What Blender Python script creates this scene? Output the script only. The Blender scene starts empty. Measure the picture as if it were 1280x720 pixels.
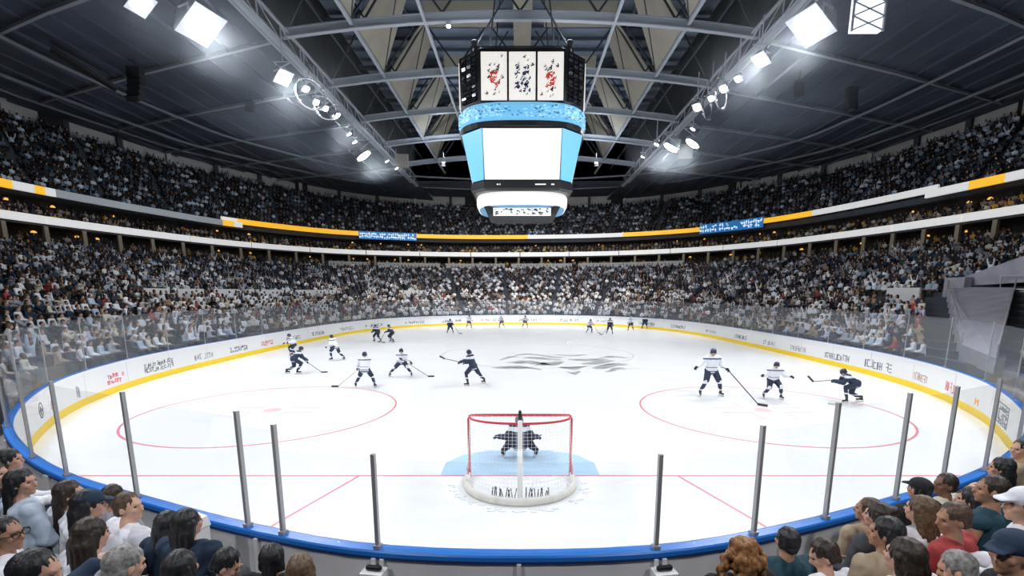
import bpy, math, random
import numpy as np
from mathutils import Vector, Matrix

random.seed(7)
rng = np.random.default_rng(7)
PI = math.pi
COL = bpy.context.scene.collection
scene = bpy.context.scene

# ------------------------------------------------------------------ materials
MATS = {}


def mat(name, col, rough=0.6, metal=0.0, emit=0.0, ecol=None, noise=0.0, nscale=6.0, bump=0.0):
    if name in MATS:
        return MATS[name]
    m = bpy.data.materials.new(name)
    m.use_nodes = True
    nt = m.node_tree
    b = nt.nodes['Principled BSDF']
    b.inputs['Base Color'].default_value = (*col, 1)
    b.inputs['Roughness'].default_value = rough
    b.inputs['Metallic'].default_value = metal
    if emit:
        b.inputs['Emission Color'].default_value = (*(ecol or col), 1)
        b.inputs['Emission Strength'].default_value = emit
    if noise or bump:
        tc = nt.nodes.new('ShaderNodeTexCoord')
        n = nt.nodes.new('ShaderNodeTexNoise')
        n.inputs['Scale'].default_value = nscale
        n.inputs['Detail'].default_value = 4
        nt.links.new(tc.outputs['Object'], n.inputs['Vector'])
        if noise:
            r = nt.nodes.new('ShaderNodeValToRGB')
            r.color_ramp.elements[0].position = 0.3
            r.color_ramp.elements[1].position = 0.7
            r.color_ramp.elements[0].color = (*[max(0, c * (1 - noise)) for c in col], 1)
            r.color_ramp.elements[1].color = (*[min(1, c * (1 + noise)) for c in col], 1)
            nt.links.new(n.outputs['Fac'], r.inputs['Fac'])
            nt.links.new(r.outputs['Color'], b.inputs['Base Color'])
        if bump:
            bp = nt.nodes.new('ShaderNodeBump')
            bp.inputs['Strength'].default_value = bump
            nt.links.new(n.outputs['Fac'], bp.inputs['Height'])
            nt.links.new(bp.outputs['Normal'], b.inputs['Normal'])
    MATS[name] = m
    return m


def glass_mat(name, tint, haze, gloss_rough=0.05):
    m = bpy.data.materials.new(name)
    m.use_nodes = True
    nt = m.node_tree
    nt.nodes.clear()
    out = nt.nodes.new('ShaderNodeOutputMaterial')
    tr = nt.nodes.new('ShaderNodeBsdfTransparent')
    tr.inputs['Color'].default_value = (*tint, 1)
    gl = nt.nodes.new('ShaderNodeBsdfGlossy')
    gl.inputs['Roughness'].default_value = gloss_rough
    df = nt.nodes.new('ShaderNodeBsdfDiffuse')
    df.inputs['Color'].default_value = (0.62, 0.68, 0.76, 1)
    lw = nt.nodes.new('ShaderNodeLayerWeight')
    lw.inputs['Blend'].default_value = 0.5
    pw = nt.nodes.new('ShaderNodeMath')
    pw.operation = 'POWER'
    pw.inputs[1].default_value = 5.0
    nt.links.new(lw.outputs['Facing'], pw.inputs[0])
    fr = nt.nodes.new('ShaderNodeMath')
    fr.operation = 'MULTIPLY_ADD'
    fr.inputs[1].default_value = 0.35
    fr.inputs[2].default_value = 0.03
    nt.links.new(pw.outputs[0], fr.inputs[0])
    m1 = nt.nodes.new('ShaderNodeMixShader')
    m1.inputs['Fac'].default_value = haze
    nt.links.new(tr.outputs[0], m1.inputs[1])
    nt.links.new(df.outputs[0], m1.inputs[2])
    m2 = nt.nodes.new('ShaderNodeMixShader')
    nt.links.new(fr.outputs[0], m2.inputs['Fac'])
    nt.links.new(m1.outputs[0], m2.inputs[1])
    nt.links.new(gl.outputs[0], m2.inputs[2])
    nt.links.new(m2.outputs[0], out.inputs['Surface'])
    MATS[name] = m
    return m


def attr_mat(name):
    m = bpy.data.materials.new(name)
    m.use_nodes = True
    nt = m.node_tree
    b = nt.nodes['Principled BSDF']
    b.inputs['Roughness'].default_value = 0.8
    b.inputs['Specular IOR Level'].default_value = 0.2
    a = nt.nodes.new('ShaderNodeAttribute')
    a.attribute_name = 'cloth'
    nt.links.new(a.outputs['Color'], b.inputs['Base Color'])
    return m


def stripe_mat(name, base, stripe, bands, axis=2):
    """cloth with horizontal bands given as (low, high) in the garment's own height"""
    m = bpy.data.materials.new(name)
    m.use_nodes = True
    nt = m.node_tree
    b = nt.nodes['Principled BSDF']
    b.inputs['Roughness'].default_value = 0.75
    tc = nt.nodes.new('ShaderNodeTexCoord')
    sp = nt.nodes.new('ShaderNodeSeparateXYZ')
    nt.links.new(tc.outputs['Generated'], sp.inputs[0])
    r = nt.nodes.new('ShaderNodeValToRGB')
    cr = r.color_ramp
    cr.interpolation = 'CONSTANT'
    cr.elements[0].position = 0
    cr.elements[0].color = (*base, 1)
    cr.elements.remove(cr.elements[1])
    for lo, hi in bands:
        e = cr.elements.new(lo)
        e.color = (*stripe, 1)
        e = cr.elements.new(hi)
        e.color = (*base, 1)
    nt.links.new(sp.outputs[axis], r.inputs['Fac'])
    nt.links.new(r.outputs['Color'], b.inputs['Base Color'])
    MATS[name] = m
    return m


def srgb(r, g, b):
    f = lambda c: (c / 255 / 12.92) if c / 255 <= 0.04045 else ((c / 255 + 0.055) / 1.055) ** 2.4
    return (f(r), f(g), f(b))


# ------------------------------------------------------------------ mesh building
class Geo:
    def __init__(s):
        s.v = []
        s.f = []
        s.mi = []
        s.cur = 0

    def add(s, vs, fs):
        o = len(s.v)
        s.v.extend([tuple(float(c) for c in v) for v in vs])
        s.f.extend([tuple(i + o for i in f) for f in fs])
        s.mi.extend([s.cur] * len(fs))

    def box(s, c, size, R=None):
        hx, hy, hz = size[0] / 2, size[1] / 2, size[2] / 2
        vs = [Vector((x * hx, y * hy, z * hz)) for x in (-1, 1) for y in (-1, 1) for z in (-1, 1)]
        if R is not None:
            vs = [R @ v for v in vs]
        c = Vector(c)
        s.add([v + c for v in vs], [(0, 1, 3, 2), (4, 6, 7, 5), (0, 4, 5, 1), (2, 3, 7, 6), (0, 2, 6, 4), (1, 5, 7, 3)])

    def bar(s, p0, p1, w, h, up=(0, 0, 1)):
        p0, p1 = Vector(p0), Vector(p1)
        d = (p1 - p0).normalized()
        u = Vector(up)
        if abs(d.dot(u)) > 0.98:
            u = Vector((0, 1, 0))
        x = d.cross(u).normalized() * (w / 2)
        z = x.cross(d).normalized() * (h / 2)
        vs = [p + a * x + b * z for p in (p0, p1) for a, b in ((-1, -1), (1, -1), (1, 1), (-1, 1))]
        s.add(vs, [(0, 1, 2, 3), (7, 6, 5, 4), (0, 4, 5, 1), (1, 5, 6, 2), (2, 6, 7, 3), (3, 7, 4, 0)])

    def ring_tube(s, pts, radii, n=8, closed=False, caps=True):
        """round tube through points"""
        pts = [Vector(p) for p in pts]
        N = len(pts)
        if not hasattr(radii, '__len__'):
            radii = [radii] * N
        vs = []
        ref = None
        for i, p in enumerate(pts):
            a = pts[i - 1] if (i > 0 or closed) else p
            b = pts[(i + 1) % N] if (i < N - 1 or closed) else p
            d = (b - a).normalized()
            if ref is None:
                ref = Vector((0, 0, 1)) if abs(d.z) < 0.9 else Vector((1, 0, 0))
            x = d.cross(ref).normalized()
            y = x.cross(d).normalized()
            ref = y
            for k in range(n):
                t = 2 * PI * k / n
                vs.append(p + (x * math.cos(t) + y * math.sin(t)) * radii[i])
        fs = []
        for i in range(N if closed else N - 1):
            j = (i + 1) % N
            for k in range(n):
                l = (k + 1) % n
                fs.append((i * n + k, i * n + l, j * n + l, j * n + k))
        if caps and not closed:
            fs.append(tuple(range(n - 1, -1, -1)))
            fs.append(tuple((N - 1) * n + k for k in range(n)))
        s.add(vs, fs)

    def cap(s, p0, r0, p1, r1, n=8):
        """tapered capsule"""
        p0, p1 = Vector(p0), Vector(p1)
        d = p1 - p0
        L = d.length
        d = d / L if L > 1e-6 else Vector((0, 0, 1))
        P, R = [], []
        for a in (-85, -55, -25):
            P.append(p0 + d * r0 * math.sin(math.radians(a)))
            R.append(r0 * math.cos(math.radians(a)))
        for a in (25, 55, 85):
            P.append(p1 + d * r1 * math.sin(math.radians(a)))
            R.append(r1 * math.cos(math.radians(a)))
        s.ring_tube(P, R, n)

    def ell(s, c, r, R=None, n=10, m=6):
        c = Vector(c)
        vs = [Vector((0, 0, -r[2]))]
        for i in range(1, m):
            t = -PI / 2 + PI * i / m
            for k in range(n):
                a = 2 * PI * k / n
                vs.append(Vector((r[0] * math.cos(t) * math.cos(a), r[1] * math.cos(t) * math.sin(a), r[2] * math.sin(t))))
        vs.append(Vector((0, 0, r[2])))
        fs = []
        for k in range(n):
            fs.append((0, 1 + (k + 1) % n, 1 + k))
            for i in range(m - 2):
                a, b = 1 + i * n, 1 + (i + 1) * n
                fs.append((a + k, a + (k + 1) % n, b + (k + 1) % n, b + k))
            a = 1 + (m - 2) * n
            fs.append((a + k, a + (k + 1) % n, len(vs) - 1))
        if R is not None:
            vs = [R @ v for v in vs]
        s.add([v + c for v in vs], fs)

    def loft(s, rings, closed=True, caps=True):
        n = len(rings[0])
        vs = [p for r in rings for p in r]
        fs = []
        for i in range(len(rings) - 1):
            for k in range(n if closed else n - 1):
                l = (k + 1) % n
                fs.append((i * n + k, i * n + l, (i + 1) * n + l, (i + 1) * n + k))
        if caps:
            fs.append(tuple(range(n - 1, -1, -1)))
            fs.append(tuple((len(rings) - 1) * n + k for k in range(n)))
        s.add(vs, fs)

    def mesh(s, name, smooth=False):
        me = bpy.data.meshes.new(name)
        me.from_pydata(s.v, [], s.f)
        me.polygons.foreach_set('material_index', s.mi)
        if smooth:
            me.polygons.foreach_set('use_smooth', [True] * len(me.polygons))
        me.update()
        return me


def link(name, me, mats, parent=None, smooth=None):
    o = bpy.data.objects.new(name, me)
    COL.objects.link(o)
    if mats is not None:
        if not isinstance(mats, (list, tuple)):
            mats = [mats]
        if len(me.materials) == 0:
            for m in mats:
                me.materials.append(m)
    if parent is not None:
        o.parent = parent
    return o


def obj(name, geo, mats, parent=None, smooth=False):
    return link(name, geo.mesh(name, smooth), mats, parent)


def tag(o, label=None, cat=None, group=None, kind=None):
    if label:
        o['label'] = label
    if cat:
        o['category'] = cat
    if group:
        o['group'] = group
    if kind:
        o['kind'] = kind
    return o


def empty(name, loc=(0, 0, 0), rz=0.0, label=None, cat=None, group=None, kind=None):
    o = bpy.data.objects.new(name, None)
    o.empty_display_size = 0.2
    COL.objects.link(o)
    o.location = loc
    o.rotation_euler = (0, 0, rz)
    return tag(o, label, cat, group, kind)


def remesh(geo, voxel, smooth=4, name='body'):
    """union of the overlapping pieces as one continuous smooth surface"""
    me = geo.mesh('tmp')
    t = bpy.data.objects.new('tmp', me)
    COL.objects.link(t)
    m = t.modifiers.new('r', 'REMESH')
    m.mode = 'VOXEL'
    m.voxel_size = voxel
    m.use_smooth_shade = True
    if smooth:
        q = t.modifiers.new('s', 'SMOOTH')
        q.factor = 0.5
        q.iterations = smooth
    dg = bpy.context.evaluated_depsgraph_get()
    new = bpy.data.meshes.new_from_object(t.evaluated_get(dg))
    new.name = name
    bpy.data.objects.remove(t)
    bpy.data.meshes.remove(me)
    return new


# ------------------------------------------------------------------ people
def ik(a, b, l1, l2, pole):
    a, b, pole = Vector(a), Vector(b), Vector(pole)
    d = b - a
    L = d.length
    if L > (l1 + l2) * 0.995:
        b = a + d * ((l1 + l2) * 0.995 / L)
        d = b - a
        L = d.length
    x = (l1 * l1 - l2 * l2 + L * L) / (2 * L)
    hgt = math.sqrt(max(0.0, l1 * l1 - x * x))
    u = d / L
    p = pole - u * pole.dot(u)
    p = p.normalized() if p.length > 1e-4 else Vector((0, 1, 0))
    return a + u * x + p * hgt, b


def skeleton(pelvis, lean=0.1, side=0.0, hl=None, hr=None, fl=None, fr=None, head_yaw=0.0, head_pitch=0.0, twist=0.0,
             kneepole=(0, 1, 0.2), elbowL=(-0.4, -0.6, -0.9), elbowR=(0.4, -0.6, -0.9), sh=0.19):
    J = {}
    P = Vector(pelvis)
    up = Vector((math.sin(side), math.sin(lean), math.cos(lean))).normalized()
    J['P'] = P
    J['C'] = P + up * 0.40
    J['N'] = J['C'] + up * 0.13
    hd = Vector((up.x * 0.4, up.y * 0.45, 1)).normalized()
    J['H'] = J['N'] + hd * 0.125 + Vector((0, 0.02, 0))
    X = Vector((math.cos(twist), math.sin(twist), 0))
    J['SL'] = J['C'] + up * 0.055 - X * sh
    J['SR'] = J['C'] + up * 0.055 + X * sh
    J['HL'] = P + Vector((-0.1, 0, 0))
    J['HR'] = P + Vector((0.1, 0, 0))
    J['EL'], J['WL'] = ik(J['SL'], hl, 0.29, 0.26, elbowL)
    J['ER'], J['WR'] = ik(J['SR'], hr, 0.29, 0.26, elbowR)
    J['KL'], J['AL'] = ik(J['HL'], fl, 0.44, 0.43, kneepole)
    J['KR'], J['AR'] = ik(J['HR'], fr, 0.44, 0.43, kneepole)
    J['R'] = Matrix.Rotation(head_yaw, 3, 'Z') @ Matrix.Rotation(-head_pitch, 3, 'X')
    return J


def head_geo(g, J, n=12):
    H, R = J['H'], J['R']
    at = lambda x, y, z: H + R @ Vector((x, y, z))
    g.ell(at(0, -0.012, 0.02), (0.076, 0.095, 0.096), R, n, 8)
    g.ell(at(0, 0.022, -0.045), (0.058, 0.066, 0.07), R, n, 8)
    g.ell(at(0, 0.066, -0.088), (0.026, 0.022, 0.022), R, 8, 6)
    g.cap(at(0, 0.082, 0.012), 0.011, at(0, 0.104, -0.022), 0.015, 6)
    for s in (-1, 1):
        g.ell(at(s * 0.078, -0.008, -0.01), (0.012, 0.02, 0.033), R, 8, 6)
        g.ell(at(s * 0.04, 0.06, -0.02), (0.024, 0.022, 0.022), R, 8, 6)
    g.ell(at(0, 0.078, 0.03), (0.045, 0.016, 0.012), R, 8, 6)
    g.ell(at(0, 0.088, -0.052), (0.024, 0.01, 0.009), R, 8, 6)


def hand_geo(g, W, d, pn, side):
    """palm, four bent fingers and a thumb; d along the hand, pn the way the palm looks"""
    d = d.normalized()
    pn = (pn - d * pn.dot(d)).normalized()
    x = d.cross(pn).normalized() * side
    palm = W + d * 0.05
    for k in (-1.2, -0.4, 0.4, 1.2):
        g.cap(W + d * 0.01 + x * k * 0.012, 0.016, W + d * 0.085 + x * k * 0.020, 0.014, 6)
    for k, L in ((-1.5, 0.062), (-0.5, 0.072), (0.5, 0.078), (1.5, 0.07)):
        b = W + d * 0.09 + x * k * 0.0205
        m1 = b + d * L * 0.5 + pn * 0.014
        m2 = m1 + d * L * 0.38 + pn * 0.03
        g.cap(b, 0.0105, m1, 0.0098, 6)
        g.cap(m1, 0.0098, m2, 0.0085, 6)
    t0 = W + d * 0.035 + x * 0.03
    t1 = t0 + d * 0.035 + x * 0.032 + pn * 0.012
    t2 = t1 + d * 0.035 + x * 0.008 + pn * 0.012
    g.cap(t0, 0.014, t1, 0.012, 6)
    g.cap(t1, 0.0115, t2, 0.0095, 6)


def body_geo(J, hands=True, n=8, slim=1.0, feet=True):
    g = Geo()
    P, C, N, H = J['P'], J['C'], J['N'], J['H']
    g.cap(P, 0.12 * slim, P.lerp(C, 0.5), 0.11 * slim, n)
    for s in (-1, 1):
        X = (J['SR'] - J['SL']).normalized()
        g.cap(P + X * s * 0.055, 0.115 * slim, P.lerp(C, 0.6) + X * s * 0.055, 0.10 * slim, n)
        g.cap(P.lerp(C, 0.6) + X * s * 0.06, 0.10 * slim, C + X * s * 0.075, 0.105 * slim, n)
    g.cap(J['SL'].lerp(C, 0.1), 0.062, J['SR'].lerp(C, 0.1), 0.062, n)
    g.cap(C, 0.085, N, 0.06, n)
    g.cap(N, 0.06, H + Vector((0, 0, -0.03)), 0.056, n)
    for a in 'LR':
        g.cap(J['S' + a], 0.058 * slim, J['E' + a], 0.042 * slim, n)
        g.cap(J['E' + a], 0.042 * slim, J['W' + a], 0.028, n)
        g.cap(J['H' + a], 0.088 * slim, J['K' + a], 0.058, n)
        g.cap(J['K' + a], 0.058, J['K' + a].lerp(J['A' + a], 0.35), 0.056, n)
        g.cap(J['K' + a].lerp(J['A' + a], 0.35), 0.056, J['A' + a], 0.038, n)
        A = J['A' + a]
        if feet:
            g.cap(A + Vector((0, -0.02, -0.045)), 0.036, A + Vector((0, 0.15, -0.055)), 0.028, n)
        if hands:
            d = (J['W' + a] - J['E' + a]).normalized()
            pn = Vector((0, 0, -1)) if abs(d.z) < 0.7 else Vector((-1 if a == 'R' else 1, 0.2, 0))
            hand_geo(g, J['W' + a], d, pn, 1 if a == 'L' else -1)
    head_geo(g, J)
    return g


def shirt_geo(J, sleeve='long', grow=1.0, n=9):
    g = Geo()
    P, C = J['P'], J['C']
    X = (J['SR'] - J['SL']).normalized()
    a = 0.02 * grow
    for s in (-1, 1):
        g.cap(P + X * s * 0.06 + Vector((0, 0, -0.03)), 0.125 + a, P.lerp(C, 0.6) + X * s * 0.06, 0.108 + a, n)
        g.cap(P.lerp(C, 0.6) + X * s * 0.06, 0.108 + a, C + X * s * 0.085, 0.108 + a, n)
        g.cap(C.lerp(J['N'], 0.55), 0.062 + a * 0.5, (J['SR'] if s > 0 else J['SL']), 0.06 + a, n)
    for k in 'LR':
        S, E, W = J['S' + k], J['E' + k], J['W' + k]
        if sleeve == 'none':
            g.cap(S, 0.06 + a * 0.5, S.lerp(E, 0.08), 0.058 + a * 0.3, n)
        elif sleeve == 'short':
            g.cap(S, 0.062 + a, S.lerp(E, 0.62), 0.060 + a * 1.1, n)
        else:
            g.cap(S, 0.062 + a, E, 0.052 + a, n)
            g.cap(E, 0.052 + a, E.lerp(W, 0.93), 0.036 + a, n)
    return g


def trousers_geo(J, n=8):
    g = Geo()
    for s, k in ((-1, 'L'), (1, 'R')):
        g.cap(J['P'] + Vector((s * 0.05, 0, -0.02)), 0.13, J['H' + k], 0.112, n)
        g.cap(J['H' + k], 0.108, J['K' + k], 0.078, n)
        g.cap(J['K' + k], 0.078, J['K' + k].lerp(J['A' + k], 0.9), 0.058, n)
    return g


def hair_geo(J, style):
    g = Geo()
    H, R = J['H'], J['R']
    at = lambda x, y, z: H + R @ Vector((x, y, z))
    r = random.Random(int(abs(H.x) * 1000) + len(style))
    if style == 'short':
        g.ell(at(0, -0.026, 0.036), (0.086, 0.098, 0.094), R, 12, 8)
        for s in (-1, 1):
            g.ell(at(s * 0.062, -0.035, -0.005), (0.024, 0.045, 0.05), R, 8, 6)
        g.ell(at(0, -0.075, -0.03), (0.058, 0.035, 0.05), R, 8, 6)
    elif style in ('long', 'bob', 'curly', 'pony', 'bun', 'hood'):
        g.ell(at(0, -0.026, 0.036), (0.092, 0.102, 0.1), R, 12, 8)
        for s in (-1, 1):
            g.cap(at(s * 0.062, -0.02, 0.03), 0.04, at(s * 0.07, -0.035, -0.06), 0.036, 7)
        g.cap(at(0, -0.06, 0), 0.075, at(0, -0.075, -0.07), 0.06, 8)
        if style in ('long', 'bob'):
            Ln = 0.30 if style == 'long' else 0.15
            for k in range(9):
                a = PI * (1.02 + 0.96 * k / 8)
                x, y = 0.078 * math.cos(a), 0.075 * math.sin(a) - 0.015
                e = at(x * 1.1, y * 0.9 - 0.03, -0.05)
                g.cap(at(x, y, 0.02), 0.03, e, 0.03, 6)
                g.cap(e, 0.03, e + Vector((0.1 * x + r.uniform(-.015, .015), -0.02, -Ln * r.uniform(0.85, 1.1))), 0.016, 6)
            for k in range(5):
                x = (k - 2) * 0.032
                g.cap(at(x, -0.08, -0.04), 0.034, at(x, -0.085, -0.04) + Vector((0, -0.025, -Ln * 0.9)), 0.02, 6)
        if style == 'curly':
            for k in range(90):
                a = r.uniform(PI * 0.93, PI * 2.07)
                z = r.uniform(-0.27, 0.1)
                rad = 0.10 + 0.035 * math.sin((0.1 - z) * 8) + r.uniform(-.012, .018)
                if z > 0.04:
                    rad = 0.075
                g.ell(at(rad * math.cos(a), rad * math.sin(a) - 0.015, z), (0.026, 0.026, 0.036), None, 6, 5)
            g.cap(at(0, -0.05, 0), 0.08, at(0, -0.06, -0.2), 0.08, 8)
        if style == 'pony':
            g.ell(at(0, -0.125, 0.05), (0.028, 0.028, 0.028), R, 8, 6)
            g.cap(at(0, -0.13, 0.05), 0.024, at(0, -0.165, -0.05), 0.03, 7)
            g.cap(at(0, -0.165, -0.05), 0.03, at(0, -0.15, -0.18), 0.012, 7)
        if style == 'bun':
            g.ell(at(0, -0.105, 0.09), (0.042, 0.042, 0.04), R, 8, 6)
    elif style == 'bald':
        g.ell(at(0, -0.05, -0.01), (0.083, 0.066, 0.05), R, 12, 8)
    return g


def cap_geo(J):
    g = Geo()
    H, R = J['H'], J['R']
    at = lambda x, y, z: H + R @ Vector((x, y, z))
    g.ell(at(0, -0.015, 0.055), (0.088, 0.106, 0.078), R, 14, 8)
    g.cap(at(-0.03, 0.08, 0.045), 0.022, at(0.03, 0.08, 0.045), 0.022, 6)
    for k in range(-3, 4):
        g.cap(at(k * 0.017, 0.08, 0.045), 0.011, at(k * 0.014, 0.155 - abs(k) * 0.006, 0.03), 0.009, 6)
    return g


SKIN = {'fair': (0.62, 0.36, 0.25), 'tan': (0.42, 0.22, 0.14), 'brown': (0.20, 0.095, 0.055), 'light': (0.55, 0.31, 0.22)}
HAIR = {'black': (0.009, 0.009, 0.011), 'dark_brown': (0.026, 0.015, 0.010), 'brown': (0.075, 0.042, 0.024), 'auburn': (0.25, 0.11, 0.035),
        'blond': (0.24, 0.15, 0.075), 'grey': (0.22, 0.21, 0.20), 'dark_blond': (0.11, 0.068, 0.036)}
CLOTH = {'white': (0.74, 0.75, 0.80), 'pale_blue': (0.48, 0.56, 0.68), 'grey': (0.33, 0.34, 0.38), 'navy': (0.012, 0.028, 0.06), 'black': (0.012, 0.012, 0.016),
         'teal': (0.015, 0.06, 0.085), 'red': (0.35, 0.04, 0.04), 'tan': (0.38, 0.29, 0.20), 'blue': (0.02, 0.10, 0.30), 'cream': (0.66, 0.62, 0.52), 'charcoal': (0.05, 0.055, 0.065)}


def skinm(k):
    return mat('skin_' + k, SKIN[k], 0.55, noise=0.06, nscale=14)


def hairm(k):
    return mat('hair_' + k, HAIR[k], 0.5, noise=0.55, nscale=38, bump=0.5)


def clothm(k):
    return mat('cloth_' + k, CLOTH[k], 0.85, noise=0.10, nscale=9, bump=0.15)


def displace(me, fn):
    n = len(me.vertices)
    co = np.empty(n * 3, np.float32)
    no = np.empty(n * 3, np.float32)
    me.vertices.foreach_get('co', co)
    me.vertices.foreach_get('normal', no)
    co, no = co.reshape(-1, 3), no.reshape(-1, 3)
    co = co + no * fn(co)[:, None]
    me.vertices.foreach_set('co', co.ravel())
    me.update()
    return me


def waves(c, f, seed):
    """smooth random field from a few turned sine waves"""
    r = np.random.default_rng(int(abs(seed) * 97) + 5)
    out = np.zeros(len(c))
    for k in range(7):
        d = r.normal(size=3) * np.array(f) * (1 + 0.35 * k)
        out += np.sin(c @ d + r.uniform(0, 6.3) + 1.2 * np.sin(c @ (d[[1, 2, 0]] * 0.6))) / (1.4 + 0.5 * k)
    return out / 2.2


def folds(me, amp=0.010, fx=7.0, fz=3.0, seed=0.0):
    """soft cloth folds"""
    return displace(me, lambda c: amp * waves(c, (fx * 2.2, fx * 2.2, fz * 2.6), seed))


def strands(me, H, amp=0.007):
    """locks of hair running down from the crown"""
    def fn(c):
        q = c - np.array(H)
        a = np.arctan2(q[:, 1], q[:, 0])
        e = np.stack([np.cos(a), np.sin(a), q[:, 2]], 1)
        return amp * (0.6 * waves(e, (9, 9, 7), H[0] + 1) + 0.5 * waves(e, (22, 22, 10), H[0] + 2))
    return displace(me, fn)


SEATED = dict(pelvis=(0, 0, 0.52), lean=0.06, hl=(-0.10, 0.32, 0.64), hr=(0.10, 0.32, 0.64), fl=(-0.12, 0.32, 0.09), fr=(0.12, 0.32, 0.09))
POSES = {
    'lap': {},
    'clap': dict(hl=(-0.05, 0.36, 0.98), hr=(0.05, 0.36, 0.98)),
    'chin': dict(lean=0.35, hl=(-0.10, 0.42, 0.66), hr=(0.05, 0.42, 1.12)),
    'phone': dict(hl=(-0.06, 0.42, 1.16), hr=(0.07, 0.42, 1.16), lean=0.0),
    'up': dict(hl=(-0.36, 0.12, 1.52), hr=(0.36, 0.12, 1.52), elbowL=(-1, 0, 0), elbowR=(1, 0, 0)),
    'reach': dict(lean=0.3, hl=(-0.42, 0.5, 0.90), hr=(0.14, 0.45, 0.66)),
    'lean': dict(lean=0.42, hl=(-0.14, 0.50, 0.66), hr=(0.14, 0.50, 0.66)),
    'wide': dict(hl=(-0.2, 0.32, 0.66), hr=(0.2, 0.32, 0.66)),
    'stand': dict(pelvis=(0, 0.05, 0.93), hl=(-0.28, 0.12, 0.84), hr=(0.28, 0.12, 0.84), fl=(-0.11, 0.05, 0.09), fr=(0.11, 0.05, 0.09)),
}


def pose(name, **kw):
    d = dict(SEATED)
    d.update(POSES[name])
    d.update(kw)
    return skeleton(**d)


def spectator(label, head, yaw, hair='short', hcol='black', skin='light', shirt='white', sleeve='long', p='lap', hy=0.0, hp=0.0,
              cap=None, voxel=0.011, face=True, scale=1.0, trousers='charcoal', scarf=None, group=None, name='spectator', glasses=False):
    J = pose(p, head_yaw=hy, head_pitch=hp)
    root = empty(name, label=label, cat='person', group=group)
    off = Vector(head) - Matrix.Rotation(yaw, 3, 'Z') @ (J['H'] * scale)
    root.location = off
    root.rotation_euler = (0, 0, yaw)
    root.scale = (scale,) * 3
    slim = 0.92 if hair in ('long', 'bob', 'curly', 'pony', 'bun') else 1.0
    link('body', remesh(body_geo(J, slim=slim), voxel, 3), skinm(skin), root)
    link('shirt', folds(remesh(shirt_geo(J, sleeve, 1.1), voxel * 1.3, 5, 'shirt'), 0.016, 8, 4, head[0] * 5), clothm(shirt), root)
    link('trousers', remesh(trousers_geo(J), voxel * 1.8, 4, 'trousers'), clothm(trousers), root)
    link('hair', strands(remesh(hair_geo(J, hair), voxel * 0.7, 2, 'hair'), J['H'], 0.009), hairm(hcol), root)
    if cap:
        link('cap', remesh(cap_geo(J), voxel * 0.8, 2, 'cap'), clothm(cap), root)
    if scarf:
        g = Geo()
        c = J['N'] + Vector((0, 0.0, -0.01))
        pts = [c + Vector((0.088 * math.cos(a), 0.088 * math.sin(a), 0.012 * math.sin(3 * a))) for a in np.linspace(0, 2 * PI, 14)[:-1]]
        g.ring_tube(pts, 0.034, 8, closed=True)
        g.ring_tube([c + Vector((0.04, 0.1, -0.02)), c + Vector((0.06, 0.15, -0.15)), c + Vector((0.05, 0.16, -0.33))], 0.03, 8)
        obj('scarf', g, clothm(scarf), root, True)
    if face:
        for s in (-1, 1):
            g = Geo()
            g.ell(J['H'] + J['R'] @ Vector((s * 0.031, 0.071, 0.012)), (0.014, 0.012, 0.009), J['R'], 8, 6)
            obj('eye', g, mat('eye', (0.05, 0.04, 0.035), 0.2), root, True)
        if glasses:
            g = Geo()
            for s in (-1, 1):
                c = J['H'] + J['R'] @ Vector((s * 0.034, 0.098, 0.01))
                pts = [c + J['R'] @ Vector((0.028 * math.cos(a), 0, 0.022 * math.sin(a))) for a in np.linspace(0, 2 * PI, 13)[:-1]]
                g.ring_tube(pts, 0.0028, 5, closed=True)
                g.bar(J['H'] + J['R'] @ Vector((s * 0.062, 0.098, 0.012)), J['H'] + J['R'] @ Vector((s * 0.084, -0.01, 0.008)), 0.005, 0.006)
            g.bar(J['H'] + J['R'] @ Vector((-0.008, 0.1, 0.014)), J['H'] + J['R'] @ Vector((0.008, 0.1, 0.014)), 0.005, 0.005)
            obj('glasses', g, mat('black_plastic', (0.01, 0.01, 0.01), 0.3), root, True)
    return root


# ------------------------------------------------------------------ plan curves
def catmull(pts, per=14):
    P = np.array(pts, float)
    n = len(P)
    out = []
    for i in range(n):
        a, b, c, d = P[i - 1], P[i], P[(i + 1) % n], P[(i + 2) % n]
        for t in np.arange(per) / per:
            out.append(0.5 * ((2 * b) + (c - a) * t + (2 * a - 5 * b + 4 * c - d) * t * t + (3 * b - a - 3 * c + d) * t ** 3))
    return np.array(out)


CY = 34.0
half = [(1.8, 5.26), (3.5, 5.78), (5.5, 6.62), (7.4, 7.5), (9.4, 8.78), (11.6, 10.6), (13.6, 12.9), (15.6, 15.9), (17.0, 19.2), (17.9, 23), (18.3, 28),
        (18.4, 36), (18.2, 44), (17.3, 51), (15.2, 56.8), (11.6, 61.2), (6, 64.2)]
RINK = catmull([(0, 5.12)] + half + [(0, 65.0)] + [(-x, y) for x, y in half[::-1]])
LEDGE = catmull([(0, -17), (15, -16), (31, -10), (39, 2), (41.5, 18), (41.6, 34), (41.4, 43), (39.0, 58), (34.9, 70), (27, 80.2), (15, 86.8), (0, 89.2),
                 (-15, 88.4), (-30, 82.6), (-39.7, 70.4), (-43.8, 57), (-45.5, 45), (-45.7, 34), (-45, 18), (-41, 2), (-32, -10), (-15, -16)])
BACK = catmull([(0, -26), (18, -25), (37, -17), (46, 0), (49, 18), (49.5, 36), (49, 50), (47.8, 61.5), (44.5, 73), (30.5, 90), (14.5, 96.6), (0, 98),
                (-14, 97), (-31.6, 90.6), (-45.8, 71), (-49, 59.5), (-50.6, 48), (-51, 36), (-50, 18), (-47, 0), (-37, -17), (-18, -25)])


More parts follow.
